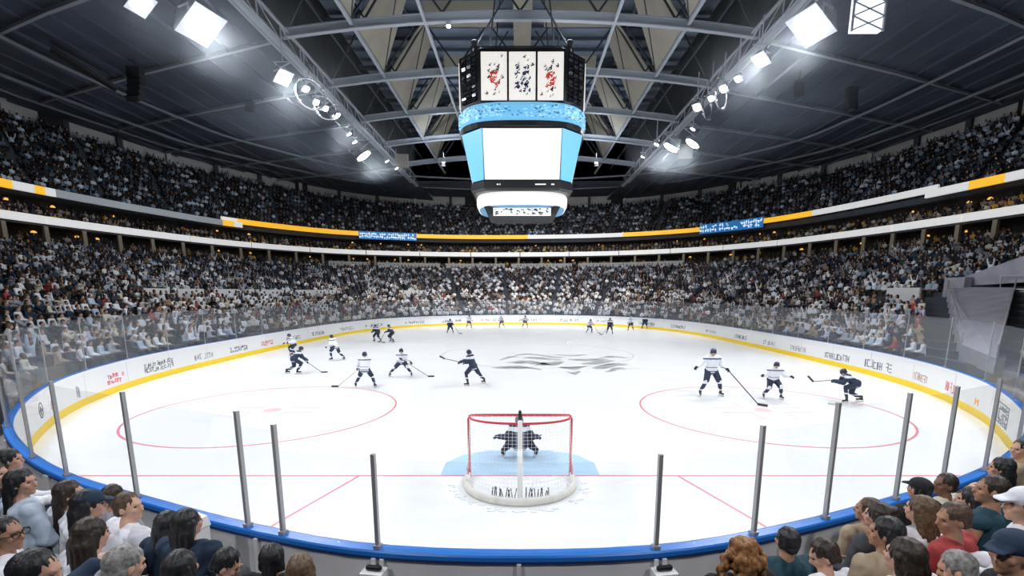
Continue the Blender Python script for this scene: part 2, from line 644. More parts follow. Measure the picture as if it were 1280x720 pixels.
class Polar:
    def __init__(s, C):
        a = np.arctan2(C[:, 1] - CY, C[:, 0])
        r = np.hypot(C[:, 1] - CY, C[:, 0])
        o = np.argsort(a)
        a, r = a[o], r[o]
        s.a = np.concatenate([a - 2 * PI, a, a + 2 * PI])
        s.r = np.tile(r, 3)

    def __call__(s, phi):
        return np.interp((np.asarray(phi) + PI) % (2 * PI) - PI, s.a, s.r)


RR, RK, RB = Polar(RINK), Polar(LEDGE), Polar(BACK)


def pol(phi, r, z):
    return (r * math.cos(phi), CY + r * math.sin(phi), z)


# rink outline by arc length
_seg = np.hypot(*(np.roll(RINK, -1, 0) - RINK).T)
_cum = np.concatenate([[0], np.cumsum(_seg)])
PERIM = _cum[-1]
_RX = np.concatenate([RINK, RINK[:1]])


def rk(s):
    s = s % PERIM
    return Vector((float(np.interp(s, _cum, _RX[:, 0])), float(np.interp(s, _cum, _RX[:, 1]))))


def rkn(s):
    """outward normal"""
    d = rk(s + 0.25) - rk(s - 0.25)
    d.normalize()
    n = Vector((d.y, -d.x))
    p = rk(s)
    if n.dot(p - Vector((0, CY))) < 0:
        n = -n
    return n


def off(s, o, z):
    p, n = rk(s), rkn(s)
    return (p.x + n.x * o, p.y + n.y * o, z)


def s_near_x(x):
    """arc length of the near end at a given X"""
    best = min(np.linspace(-30, 30, 2401), key=lambda s: abs(rk(s).x - x) + (0 if rk(s).y < 25 else 99))
    return float(best)


def s_at(x, y):
    d = np.hypot(RINK[:, 0] - x, RINK[:, 1] - y)
    return float(_cum[int(np.argmin(d))])


def sweep(g, profile, s0, s1, step=0.5, closed=False):
    """profile of (offset, z) swept along the rink outline"""
    n = max(2, int(abs(s1 - s0) / step) + 1)
    rings = [[off(s, o, z) for o, z in profile] for s in np.linspace(s0, s1, n)]
    g.loft(rings, closed=True, caps=not closed)
    if closed:
        pass


# ------------------------------------------------------------------ common materials
M_ice = mat('ice', (0.89, 0.905, 0.92), 0.2, noise=0.02, nscale=0.35)
M_board = mat('board_white', (0.80, 0.80, 0.80), 0.35)
M_boardback = mat('board_back_grey', (0.66, 0.65, 0.66), 0.6, noise=0.06, nscale=3)
M_yellow = mat('kick_yellow', (0.88, 0.60, 0.0), 0.4)
M_blue = mat('rail_blue', (0.015, 0.17, 0.60), 0.35)
M_red = mat('line_red', (0.70, 0.22, 0.27), 0.4)
M_redpaint = mat('goal_red', (0.55, 0.02, 0.05), 0.3)
M_crease = mat('crease_blue', (0.45, 0.66, 0.87), 0.35)
M_white = mat('white_paint', (0.85, 0.85, 0.85), 0.4)
M_black = mat('black_gloss', (0.008, 0.009, 0.012), 0.3)
M_blackm = mat('black_matte', (0.012, 0.013, 0.017), 0.8)
M_alu = mat('aluminium', (0.42, 0.42, 0.43), 0.45, metal=0.5)
M_conc = mat('concrete', (0.20, 0.20, 0.21), 0.9, noise=0.2, nscale=1.5)
M_wall = mat('wall_paint', (0.50, 0.49, 0.47), 0.9, noise=0.12, nscale=0.6)
M_tier = mat('tier_concrete', (0.045, 0.05, 0.062), 0.9, noise=0.2, nscale=0.8)
M_deck = mat('deck_dark', (0.064, 0.083, 0.125), 0.85, noise=0.3, nscale=0.25)
M_steel = mat('steel_grey', (0.40, 0.435, 0.49), 0.5)
M_steeld = mat('steel_dark', (0.03, 0.035, 0.045), 0.6)
M_beige = mat('baffle_beige', (0.30, 0.275, 0.225), 0.8, noise=0.08, nscale=0.8)
M_navy = mat('navy_cloth', (0.014, 0.025, 0.055), 0.7, noise=0.15, nscale=8)
M_jwhite = mat('jersey_white', (0.80, 0.82, 0.88), 0.7, noise=0.08, nscale=7)


# ------------------------------------------------------------------ floor, ice and markings
def struct(name, geo, m, label=None, smooth=False, cat=None):
    o = obj(name, geo, m, None, smooth)
    return tag(o, label, cat, kind='structure')


g = Geo()
g.box((0, 36, -0.16), (130, 150, 0.2))
struct('floor', g, M_conc, 'grey concrete arena floor under the seating', cat='floor')

g = Geo()
top = [(p[0], p[1], 0.0) for p in RINK]
bot = [(p[0], p[1], -0.06) for p in RINK]
g.loft([bot, top])
ice = struct('floor_ice', g, M_ice, 'white ice sheet of the hockey rink', cat='ice')


def marking(name, quads, m, z=0.004):
    g = Geo()
    for q in quads:
        g.loft([[(x, y, 0.0005) for x, y in q], [(x, y, z) for x, y in q]])
    return obj(name, g, m, ice)


def strip2(p, q, w):
    p, q = Vector(p), Vector(q)
    d = (q - p).normalized()
    n = Vector((-d.y, d.x)) * w / 2
    return [tuple(p + n), tuple(q + n), tuple(q - n), tuple(p - n)]


def arc_quads(c, r, w, a0=0.0, a1=2 * PI, n=72):
    out = []
    for i in range(n):
        t, u = a0 + (a1 - a0) * i / n, a0 + (a1 - a0) * (i + 1) / n
        out.append([(c[0] + (r - w / 2) * math.cos(t), c[1] + (r - w / 2) * math.sin(t)), (c[0] + (r - w / 2) * math.cos(u), c[1] + (r - w / 2) * math.sin(u)),
                    (c[0] + (r + w / 2) * math.cos(u), c[1] + (r + w / 2) * math.sin(u)), (c[0] + (r + w / 2) * math.cos(t), c[1] + (r + w / 2) * math.sin(t))])
    return out


marking('goal_line', [strip2((-12.0, 10.62), (12.0, 10.62), 0.055)], M_red)
marking('trapezoid_line', [strip2((-3.75, 10.6), (-5.0, 6.75), 0.055)], M_red)
marking('trapezoid_line', [strip2((3.68, 10.6), (4.95, 6.7), 0.055)], M_red)
for cx in (-9.0, 8.85):
    marking('faceoff_circle', arc_quads((cx, 17.0), 4.35, 0.07), M_red)
    g = Geo()
    g.loft([[(cx + 0.3 * math.cos(a), 17.0 + 0.3 * math.sin(a), z) for a in np.linspace(0, 2 * PI, 25)[:-1]] for z in (0.0005, 0.004)])
    M_spot = mat('faint_red', (0.78, 0.50, 0.52), 0.4)
    q = []
    for sx in (-1, 1):
        for sy in (-1, 1):
            q.append(strip2((cx + sx * 0.55, 17.0 + sy * 0.35), (cx + sx * 1.65, 17.0 + sy * 0.35), 0.05))
            q.append(strip2((cx + sx * 0.6, 17.0 + sy * 0.35), (cx + sx * 0.6, 17.0 + sy * 1.3), 0.05))
    marking('faceoff_marks', q, M_spot)
    obj('faceoff_spot', g, M_spot, ice)
marking('goal_crease', [[(-1.86, 10.64), (1.86, 10.64), (1.86, 11.5), (1.5, 12.1), (0.75, 12.45), (0, 12.5), (-0.75, 12.45), (-1.5, 12.1), (-1.86, 11.5)]], M_crease, 0.003)
M_faint = mat('faint_grey', (0.55, 0.56, 0.58), 0.4)
marking('centre_circle', arc_quads((1.2, 33.5), 6.6, 0.14), M_faint)
marking('centre_red_line', [strip2((-18.2, 42.5), (18.2, 42.5), 0.14)], mat('fainter_grey', (0.66, 0.67, 0.69), 0.4))
# worn grey emblem at centre ice: a ring of broken brush-like strokes
M_logo = mat('logo_grey', (0.33, 0.34, 0.36), 0.4, noise=0.35, nscale=1.5)
rl = random.Random(3)
q = []
for x0, y0, x1, y1, w in [(-1.6, 27.4, 1.2, 26.4, 0.5), (-0.8, 29.2, 1.8, 28.6, 0.55), (0.2, 31.0, 2.6, 30.6, 0.4), (0.9, 27.6, 2.7, 29.6, 0.6), (2.2, 26.9, 3.9, 27.4, 0.4),
                          (3.1, 30.6, 5.6, 30.2, 0.5), (3.7, 28.8, 5.9, 29.5, 0.5), (4.1, 27.2, 6.4, 28.2, 0.55), (5.2, 31.6, 7.1, 31.3, 0.35), (-0.4, 32.6, 1.6, 33.0, 0.3),
                          (-1.3, 30.6, -0.1, 31.8, 0.4), (2.4, 32.8, 4.6, 32.5, 0.3), (2.5, 25.4, 3.3, 25.4, 0.35), (1.3, 32.0, 2.9, 31.7, 0.35), (4.6, 25.9, 6.0, 26.6, 0.4)]:
    n = 7
    up, dn = [], []
    for i in range(n + 1):
        t = i / n
        ww = 1.45 * w * math.sin(PI * (0.08 + 0.84 * t)) * rl.uniform(0.5, 1.1)
        X, Y = x0 + (x1 - x0) * t, y0 + (y1 - y0) * t + 0.35 * math.sin(t * 5 + x0)
        up.append((X, Y + ww))
        dn.append((X, Y - ww))
    q.append(dn + up[::-1])
marking('centre_logo', q, M_logo)
# faint skate-worn arcs
q = []
for c, r, a0, a1 in [((-4, 44), 7, 0.3, 1.6), ((6, 48), 9, 3.5, 4.4), ((10, 40), 6, 2.4, 3.3), ((-2, 24), 4, 1.2, 2.2), ((5, 22), 5, 0.6, 1.5), ((-9, 36), 5, 4.2, 5.6)]:
    q += arc_quads(c, r, 0.07, a0, a1, 20)
marking('skate_scrape', q, mat('scrape_grey', (0.60, 0.62, 0.65), 0.5))

# ------------------------------------------------------------------ rink boards
H_B = 1.2
boards = empty('rink_boards', (0, 5.1, 0), label='white rink boards with yellow kick strip, blue top rail and adverts', cat='rink boards')
boards_off = -Vector((0, 5.1, 0))


def bobj(name, g, m, parent=boards, smooth=False):
    g.v = [(x, y - 5.1, z) for x, y, z in g.v] if parent is boards else g.v
    return obj(name, g, m, parent, smooth)


joints = [-1.62, 1.6]
cuts = [s_near_x(-1.62), s_near_x(1.6)]
rest = np.linspace(cuts[1], cuts[0] + PERIM, 47)
spans = [(cuts[0], cuts[1])] + [(rest[i], rest[i + 1]) for i in range(46)]
for a, b in spans:
    gp = Geo()
    e = 0.012
    n = max(3, int((b - a) / 0.5))
    rings = [[off(s, 0.0, 0.27), off(s, 0.0, H_B), off(s, 0.075, H_B), off(s, 0.075, 0.27)] for s in np.linspace(a + e, b - e, n)]
    gp.loft(rings)
    gp.cur = 1
    rings = [[off(s, 0.078, 0.0), off(s, 0.078, H_B), off(s, 0.11, H_B), off(s, 0.11, 0.0)] for s in np.linspace(a + e, b - e, n)]
    gp.loft(rings)
    # frame posts on the spectators' side
    for s in np.linspace(a + 0.05, b - 0.05, 3):
        p0, p1 = off(s, 0.14, 0.0), off(s, 0.14, H_B - 0.02)
        gp.bar(p0, p1, 0.05, 0.05)
    bobj('board_panel', gp, [M_board, M_boardback])
g = Geo()
sweep(g, [(-0.006, 0.005), (-0.006, 0.27), (0.07, 0.27), (0.07, 0.005)], 0, PERIM, 0.5)
bobj('kick_strip', g, M_yellow)
g = Geo()
sweep(g, [(-0.028, H_B), (-0.028, H_B + 0.05), (-0.015, H_B + 0.07), (0.125, H_B + 0.07), (0.14, H_B + 0.05), (0.14, H_B)], 0, PERIM, 0.4)
bobj('top_rail', g, M_blue)
g = Geo()
sweep(g, [(-0.042, H_B - 0.005), (-0.042, H_B + 0.062), (-0.03, H_B + 0.066), (-0.03, H_B - 0.005)], 0, PERIM, 0.5)
bobj('rail_lip', g, M_board)
g = Geo()
sweep(g, [(0.112, H_B - 0.035), (0.112, H_B - 0.002), (0.14, H_B - 0.002), (0.14, H_B - 0.035)], 0, PERIM, 0.5)
bobj('rail_under_trim', g, mat('rail_trim_dark', (0.01, 0.03, 0.12), 0.5))  # dark blue strip under the rail's outer edge


def glyph(r, w, h):
    """strokes of one unreadable letter inside w x h"""
    st = []
    t = 0.2 * w
    for _ in range(1):
        k = r.randrange(7)
        if k in (0, 1, 3):
            st.append((0, 0, t, h))
        if k in (0, 2, 5):
            st.append((w - t, 0, w, h))
        if k in (1, 2, 4, 6):
            st.append((0, h - t, w, h))
        if k in (0, 1, 4, 5):
            st.append((0, h * 0.42, w, h * 0.42 + t))
        if k in (2, 3, 4):
            st.append((0, 0, w, t))
        if k in (6, 5):
            st.append((w * 0.4, 0, w * 0.4 + t, h))
    return st


def advert(name, s_mid, length, z0, z1, n, m, seed, lines=1, box=None, round_=False):
    """printed mark on the ice side of the boards; unreadable lettering as in the photo"""
    g = Geo()
    r = random.Random(seed)

    def quad(a0, b0, a1, b1, o=-0.009):
        k = max(1, int((a1 - a0) / 0.5))
        for i in range(k):
            u, v = a0 + (a1 - a0) * i / k, a0 + (a1 - a0) * (i + 1) / k
            q0 = [off(u, o, b0), off(v, o, b0), off(v, o, b1), off(u, o, b1)]
            q1 = [off(u, 0.0, b0), off(v, 0.0, b0), off(v, 0.0, b1), off(u, 0.0, b1)]
            g.loft([q1, q0])

    if round_:
        R = (z1 - z0) / 2
        c = (z0 + z1) / 2
        pts = [(R * math.cos(t), R * math.sin(t)) for t in np.linspace(0, 2 * PI, 21)[:-1]]
        for a, b in zip(pts, pts[1:] + pts[:1]):
            q = [(a[0], a[1]), (b[0], b[1]), (b[0] * 0.8, b[1] * 0.8), (a[0] * 0.8, a[1] * 0.8)]
            g.loft([[off(s_mid + x, 0.0, c + y) for x, y in q], [off(s_mid + x, -0.009, c + y) for x, y in q]])
        quad(s_mid - R * 0.55, c - R * 0.15, s_mid + R * 0.55, c + R * 0.15)
        quad(s_mid - R * 0.1, c - R * 0.6, s_mid + R * 0.3, c + R * 0.5)
        bobj(name, g, m)
        return
    n = int(n * 1.6)
    length *= 0.92
    hh = (z1 - z0) / lines
    for li in range(lines):
        w = length / n
        for i in range(n):
            if r.random() < 0.08:
                continue
            x = s_mid - length / 2 + i * w
            jz = r.uniform(-0.03, 0.03)
            b_ = r.uniform(0.62, 0.8)
            for a0, b0, a1, b1 in [(a * 1.0, b + jz, c + 0.012, d + jz + 0.012) for a, b, c, d in glyph(r, w * r.uniform(0.55, 0.9), hh * b_)]:
                quad(x + a0, z0 + li * hh + b0, x + a1, z0 + li * hh + b1)
    if box:
        t = 0.04
        a, b = s_mid - length / 2 - 0.1, s_mid + length / 2 + 0.1
        for x0, y0, x1, y1 in ((a, z0 - 0.06, b, z0 - 0.06 + t), (a, z1 + 0.02, b, z1 + 0.02 + t), (a, z0 - 0.06, a + t, z1 + 0.06), (b - t, z0 - 0.06, b, z1 + 0.06)):
            quad(x0, y0, x1, y1)
    bobj(name, g, m)


M_ink = mat('ink_navy', (0.12, 0.13, 0.17), 0.5)
M_inkg = mat('ink_grey', (0.28, 0.29, 0.31), 0.5)
M_inkr = mat('ink_red', (0.62, 0.14, 0.17), 0.5)
M_inkb = mat('ink_brown', (0.45, 0.27, 0.22), 0.5)
M_inko = mat('ink_orange', (0.85, 0.38, 0.04), 0.5)
ADS = [  # x, y on the ice side, length, z0, z1, letters, ink, lines, box, round
    (-14.6, 13.9, 0.7, 0.45, 0.95, 1, M_ink, 1, False, True), (-15.3, 15.2, 0.5, 0.5, 0.9, 1, M_inkb, 1, False, False), (-16.3, 17.2, 0.5, 0.4, 0.95, 2, M_inkg, 1, False, False),
    (-17.3, 20.3, 1.5, 0.42, 0.86, 4, M_inkr, 2, False, False), (-17.9, 23.6, 2.6, 0.42, 0.92, 8, M_ink, 2, False, False), (-18.2, 27.6, 1.9, 0.45, 0.85, 5, M_inkg, 1, False, False),
    (-18.35, 31.3, 2.2, 0.45, 0.80, 6, M_ink, 2, False, False), (-18.4, 34.8, 1.8, 0.45, 0.8, 5, M_inkr, 2, False, False), (-18.35, 39.0, 2.6, 0.45, 0.85, 7, M_ink, 1, False, False),
    (-18.2, 43.4, 2.8, 0.45, 0.85, 7, M_ink, 1, False, False), (-17.6, 49.0, 3.0, 0.45, 0.85, 8, M_inkg, 1, False, False), (-16.2, 54.2, 3.4, 0.45, 0.85, 7, M_ink, 1, False, False),
    (-13.0, 59.6, 3.2, 0.45, 0.85, 7, M_ink, 1, False, False), (-8.8, 62.6, 3.0, 0.45, 0.85, 6, M_ink, 1, False, False), (-3.8, 64.6, 3.0, 0.45, 0.85, 6, M_inkg, 1, False, False),
    (1.5, 65.0, 3.4, 0.45, 0.85, 7, M_ink, 1, False, False), (6.6, 64.0, 3.0, 0.45, 0.85, 6, M_ink, 1, False, False), (11.0, 61.5, 3.2, 0.45, 0.85, 6, M_inkg, 1, False, False),
    (15.0, 57.0, 2.8, 0.45, 0.85, 7, M_ink, 1, False, False), (17.0, 51.8, 3.0, 0.45, 0.85, 8, M_ink, 1, False, False), (18.0, 45.6, 2.2, 0.45, 0.8, 5, M_inkg, 1, False, False),
    (18.3, 40.0, 2.6, 0.42, 0.85, 7, M_ink, 1, False, False), (18.4, 35.6, 1.8, 0.42, 0.8, 5, M_inkg, 1, False, False), (18.35, 31.6, 2.4, 0.40, 0.8, 7, M_inkg, 1, False, False),
    (18.3, 27.6, 2.6, 0.40, 0.85, 7, M_ink, 1, False, False), (17.9, 23.9, 2.5, 0.40, 0.9, 6, M_ink, 1, False, False), (17.3, 20.5, 1.5, 0.42, 0.82, 5, M_inkb, 1, False, False),
    (16.5, 17.9, 1.5, 0.42, 0.86, 5, M_inkr, 1, False, False), (15.6, 16.2, 0.4, 0.36, 0.66, 1, M_inko, 1, False, False), (14.2, 13.7, 1.3, 0.42, 0.92, 4, M_inkg, 3, True, False)]
for k, (x, y, L, z0, z1, n, m, li, bx, rd) in enumerate(ADS):
    advert('advert_print', s_at(x, y), L, z0, z1, n, m, 40 + k, li, bx, rd)

# gate hardware and braces on the near side
for x, sgn in ((-1.62, -1), (1.6, 1)):
    s = s_near_x(x)
    p = Vector(off(s, 0.25, 0.0))
    n2 = rkn(s)
    rz = math.atan2(n2.y, n2.x) + PI / 2
    R = Matrix.Rotation(rz, 3, 'Z')
    g = Geo()
    g.box(p + Vector((0, 0, 0.55)), (0.26, 0.18, 1.1), R)
    g.box(p + Vector((0, 0, 0.03)) + R @ Vector((0, -0.16, 0)), (0.34, 0.5, 0.06), R)
    gate = bobj('gate_post', g, M_white)
    for o2 in (gate,):
        o2.data.name = 'gate_post'
    q = p - Vector((0, 5.1, 0))
    g = Geo()
    g.cap(q + Vector((0, 0, 1.13)) + R @ Vector((-0.06, -0.0, 0.0)), 0.035, q + R @ Vector((0.06, -0.0, 0)) + Vector((0, 0, 1.13)), 0.04, 10)
    g.box(q + Vector((0, 0, 1.0)) + R @ Vector((0.0, -0.09, 0)), (0.12, 0.03, 0.07), R)
    obj('latch', g, M_black, gate)
    g = Geo()
    for zz in (0.84, 0.74):
        g.box(q + R @ Vector((0.0, -0.098, zz)), (0.12, 0.02, 0.016), R)
    g.box(q + R @ Vector((-0.055, -0.098, 0.79)), (0.016, 0.02, 0.11), R)
    g.box(q + R @ Vector((0.055, -0.098, 0.79)), (0.016, 0.02, 0.05), R)
    obj('hinge_plate', g, M_steeld, gate)
    g = Geo()
    a = Vector(off(s + sgn * 0.15 * (1 if x > 0 else 1), 0.2, 1.02))
    b = Vector(off(s + sgn * 0.62, 0.75, 0.55))
    g.cap(a, 0.02, a.lerp(b, 0.5), 0.022, 8)
    g.cap(a.lerp(b, 0.5), 0.035, b, 0.04, 8)
    g.bar(b, (b.x, b.y, 0.0), 0.05, 0.05)
    bobj('brace', g, mat('brace_navy', (0.02, 0.035, 0.07), 0.4))

# ------------------------------------------------------------------ protective glass
M_pane = glass_mat('pane_glass', (0.985, 0.99, 0.995), 0.015)
M_paneh = glass_mat('pane_glass_hazy', (0.94, 0.955, 0.975), 0.045, 0.15)
gl = empty('rink_glass', (0, 5.1, H_B), label='clear protective glass with slim aluminium posts around the rink', cat='glass')
xs = [-8.75, -7.33, -5.55, -3.45, -2.9, -1.64, 1.58, 2.85, 4.0, 5.39, 6.46, 7.72, 9.3]
SS = [s_near_x(x) for x in xs]
rest = np.linspace(SS[-1], SS[0] + PERIM, 44)[1:-1]
SS = SS + [float(v) for v in rest]
SS = SS + [SS[0] + PERIM]


def glass_h(s):
    p = rk(s)
    if p.y > 12:
        return 2.0
    return 1.14 + 0.42 * min(1, max(0, (abs(p.x) - 1.7) / 2.0)) + 0.44 * min(1, max(0, (abs(p.x) - 8.2) / 2.5))


def gobj(name, g, m, z=H_B):
    g.v = [(x, y - 5.1, zz - H_B) for x, y, zz in g.v]
    return obj(name, g, m, gl)


for i in range(len(SS) - 1):
    a, b = SS[i], SS[i + 1]
    h = min(glass_h(a), glass_h(b))
    p, q = rk(a), rk(b)
    g = Geo()
    n = max(1, int((b - a) / 1.2))
    far = rk((a + b) / 2).y > 12.0
    o, t = 0.06, 0.012
    rings = [[off(s, o, H_B + 0.075), off(s, o, H_B + h), off(s, o + t, H_B + h), off(s, o + t, H_B + 0.075)] for s in np.linspace(a + 0.03, b - 0.03, n + 1)]
    g.loft(rings)
    gobj('glass_pane', g, M_paneh if far else M_pane)
    h = max(glass_h(a), 0.3) if i else 1.56
    g = Geo()
    w = 0.03
    n2 = rkn(a)
    R = Matrix.Rotation(math.atan2(n2.y, n2.x), 3, 'Z')
    c = Vector(off(a, 0.066, 0))
    g.box(c + Vector((0, 0, H_B + 0.075 + h / 2)), (0.05 if not far else 0.028, 0.046 if not far else 0.03, h), R)
    g.box(c + Vector((0, 0, H_B + 0.095)), (0.085, 0.08, 0.04), R)
    gobj('glass_post', g, M_alu)

# ------------------------------------------------------------------ goal
goal = empty('hockey_goal', (0, 10.6, 0), label='red framed hockey goal with white net facing away', cat='goal')
HW, GH = 1.17, 1.46
lc = lambda x, y, z: (x, y, z)
g = Geo()
g.ring_tube([(-HW, 0, 0), (-HW, 0, GH - 0.08), (-HW + 0.05, 0, GH), (HW - 0.05, 0, GH), (HW, 0, GH - 0.08), (HW, 0, 0)], 0.033, 10)
obj('goal_frame', g, M_redpaint, goal, True)
g = Geo()
pts = [(HW * math.cos(t) * 0.98, -0.02 - 0.72 * math.sin(t) ** 0.8, GH) for t in np.linspace(0.02, PI - 0.02, 19)]
g.ring_tube(pts, 0.026, 8)
obj('top_bar', g, M_redpaint, goal, True)
g = Geo()
base = [(1.24 * math.cos(t) if 0.3 < t < PI - 0.3 else (HW if t < 1 else -HW) * 1.02, -0.05 - 1.52 * math.sin(t) ** 0.75, 0.07) for t in np.linspace(0.0, PI, 27)]
g.ring_tube(base, [0.05] + [0.085] * 25 + [0.05], 10)
obj('base_padding', g, mat('padding_white', (0.72, 0.70, 0.66), 0.7, noise=0.1, nscale=5), goal, True)
for s in (-1, 1):
    g = Geo()
    g.ring_tube([(s * HW, -0.02, 0.42), (s * (HW + 0.035), -0.12, 0.22), (s * (HW + 0.01), -0.26, 0.1)], 0.025, 8)
    obj('side_brace', g, M_redpaint, goal, True)
g = Geo()
g.cap((0, -0.74, GH + 0.02), 0.06, (0, -0.82, 0.9), 0.06, 12)
g.cap((0, -0.82, 0.9), 0.065, (0, -1.42, 0.08), 0.06, 12)
obj('centre_post', g, M_white, goal, True)


def net_surface():
    g = Geo()
    nu, nv = 44, 20
    rows = []
    for j in range(nv + 1):
        v = j / nv
        row = []
        for i in range(nu + 1):
            t = PI * i / nu
            tx, ty = HW * math.cos(t) * 0.98, -0.02 - 0.72 * math.sin(t) ** 0.8
            bx, by = 1.22 * math.cos(t), -0.05 - 1.5 * math.sin(t) ** 0.75
            w = v ** 1.6
            row.append((tx + (bx - tx) * w, ty + (by - ty) * w, GH * (1 - v) + 0.08 * v))
        rows.append(row)
    vs = [p for r in rows for p in r]
    fs = [(j * (nu + 1) + i, j * (nu + 1) + i + 1, (j + 1) * (nu + 1) + i + 1, (j + 1) * (nu + 1) + i) for j in range(nv) for i in range(nu)]
    g.add(vs, fs)
    # top netting
    nt_ = 8
    vs = []
    for j in range(nt_ + 1):
        for i in range(nu // 2 + 1):
            t = PI * i / (nu // 2)
            vs.append((HW * math.cos(t) * 0.98, (-0.02 - 0.72 * math.sin(t) ** 0.8) * j / nt_, GH))
    m = nu // 2 + 1
    g.add(vs, [(j * m + i, j * m + i + 1, (j + 1) * m + i + 1, (j + 1) * m + i) for j in range(nt_) for i in range(m - 1)])
    return g


o = obj('net', net_surface(), mat('net_white', (0.85, 0.85, 0.85), 0.8), goal)
w = o.modifiers.new('w', 'WIREFRAME')
w.thickness = 0.005
w.use_replace = True
g = Geo()
rl = random.Random(5)
for k in range(26):
    x = -0.58 + k * 0.047
    if abs(x) < 0.09:
        continue
    y = -1.36 + 0.05 * rl.random()
    g.cap((x, y, 0.03), 0.012, (x + rl.uniform(-.05, .05), y + 0.05, 0.2 + 0.08 * rl.random()), 0.012, 5)
obj('net_lacing', g, M_blackm, goal)
bt = empty('water_bottle', (0.0, 9.98, GH + 0.05), label='black water bottle standing on top of the goal net', cat='bottle')
g = Geo()
g.ring_tube([(0, 0, 0), (0, 0, 0.13), (0, 0, 0.16)], [0.045, 0.045, 0.03], 12)
obj('flask', g, M_black, bt, True)
g = Geo()
g.ring_tube([(0, 0, 0.16), (0, 0, 0.19), (0, 0, 0.22)], [0.036, 0.034, 0.012], 12)
obj('lid', g, M_blackm, bt, True)

# thin scraped snow behind the net
g = Geo()
rl = random.Random(8)
for k in range(60):
    t = rl.uniform(0.1, PI - 0.1)
    r_ = rl.uniform(1.08, 1.22)
    g.ell((1.3 * r_ * math.cos(t), 10.55 - 1.55 * r_ * math.sin(t) ** 0.8, 0.0), (rl.uniform(.03, .1), rl.uniform(.02, .05), 0.012), None, 7, 4)
tag(obj('ice_snow', g, mat('snow', (0.78, 0.80, 0.82), 0.9), None, True), 'thin scraped snow on the ice round the goal base', 'snow', kind='stuff')

# ------------------------------------------------------------------ scoreboard
SBX, SBY = 0.14, 36.5


def octa(hw, ch, z, rnd=False):
    if rnd:
        out = []
        for k in range(40):
            t = 2 * PI * (k + 0.5) / 40
            c, s = math.cos(t), math.sin(t)
            e = 2 / 3.2
            out.append((hw * abs(c) ** e * (1 if c > 0 else -1), hw * abs(s) ** e * (1 if s > 0 else -1), z))
        return out
    a = hw - ch
    return [(-a, -hw, z), (a, -hw, z), (hw, -a, z), (hw, a, z), (a, hw, z), (-a, hw, z), (-hw, a, z), (-hw, -a, z)]


sb = empty('scoreboard', (SBX, SBY, 9.2), label='octagonal centre-hung scoreboard with blue rings and white screens above the rink', cat='scoreboard')


def sobj(name, g, m, parent=None, smooth=False):
    par = parent or sb
    g.v = [(x, y, z - 9.2) for x, y, z in g.v]
    return obj(name, g, m, par, smooth)


M_scr = mat('screen_white', (0.3, 0.3, 0.3), 0.4, emit=0.84, ecol=(0.97, 0.955, 0.93))
M_scrd = mat('screen_warm', (0.7, 0.7, 0.68), 0.4, emit=0.62, ecol=(1.0, 0.95, 0.88))
M_led = mat('led_blue', (0.1, 0.3, 0.5), 0.4, emit=0.85, ecol=srgb(108, 180, 222))
M_ledl = mat('led_pale', (0.2, 0.4, 0.5), 0.4, emit=0.8, ecol=srgb(160, 212, 238))
M_sred = mat('led_red', (0.4, 0.05, 0.05), 0.4, emit=0.5, ecol=srgb(205, 70, 70))
M_snavy = mat('led_navy', (0.02, 0.04, 0.12), 0.4, emit=0.3, ecol=srgb(25, 45, 100))
M_sgrey = mat('led_grey', (0.1, 0.1, 0.1), 0.4, emit=0.2, ecol=srgb(95, 95, 100))
g = Geo()
g.loft([octa(4.0, 1.42, 15.9), octa(4.05, 1.42, 18.95), octa(3.9, 1.42, 19.1)])
top_box = sobj('upper_housing', g, M_black)
for k in range(4):
    R = Matrix.Rotation(k * PI / 2, 3, 'Z')
    for x0, x1 in ((-2.55, -0.95), (-0.82, 0.82), (0.95, 2.55)):
        g = Geo()
        c = R @ Vector(((x0 + x1) / 2, -4.06, 17.38))
        g.box(c, (x1 - x0, 0.08, 2.72), R)
        pn = sobj('upper_screen', g, M_scrd)
        if k in (0,):
            g = Geo()
            r = random.Random(int(x0 * 10) + 90)
            mid = (x0 + x1) / 2
            for j in range(34):
                cx = mid + r.gauss(0, 0.24)
                cz = 17.3 + r.gauss(0, 0.55)
                if abs(cx - mid) > 0.66 or abs(cz - 17.38) > 1.2:
                    continue
                g.cur = 2
                if abs(mid) > 1 and 16.75 < cz < 17.55 and abs(cx - mid) < 0.3:
                    g.cur = 0
                elif abs(mid) < 1 and 16.5 < cz < 18.0 and abs(cx - mid) < 0.55:
                    g.cur = 1
                sc = r.uniform(0.05, 0.15)
                g.box(R @ Vector((cx, -4.108, cz)), (sc * 1.3, 0.012, sc * 0.6), R @ Matrix.Rotation(r.uniform(-1, 1), 3, 'Y'))
                g.box(R @ Vector((cx + 0.05, -4.108, cz + 0.07)), (sc * 0.5, 0.012, sc * 1.3), R @ Matrix.Rotation(r.uniform(-1, 1), 3, 'Y'))
            if abs(mid) < 1:
                g.cur = 1
                for cz in (17.9, 17.55, 17.0, 16.75):
                    for sx in (-0.3, 0.25):
                        for q in range(5):
                            g.box(R @ Vector((sx + r.uniform(-.13, .13), -4.108, cz + r.uniform(-.1, .1))), (0.16, 0.012, 0.06), R @ Matrix.Rotation(r.uniform(-1, 1), 3, 'Y'))
            else:
                g.cur = 0
                for cz in (17.45, 17.0):
                    for q in range(9):
                        g.box(R @ Vector((mid + r.uniform(-.2, .2), -4.108, cz + r.uniform(-.16, .16))), (0.14, 0.012, 0.07), R @ Matrix.Rotation(r.uniform(-1, 1), 3, 'Y'))
            sobj('screen_marks', g, [M_sred, M_snavy, M_sgrey])
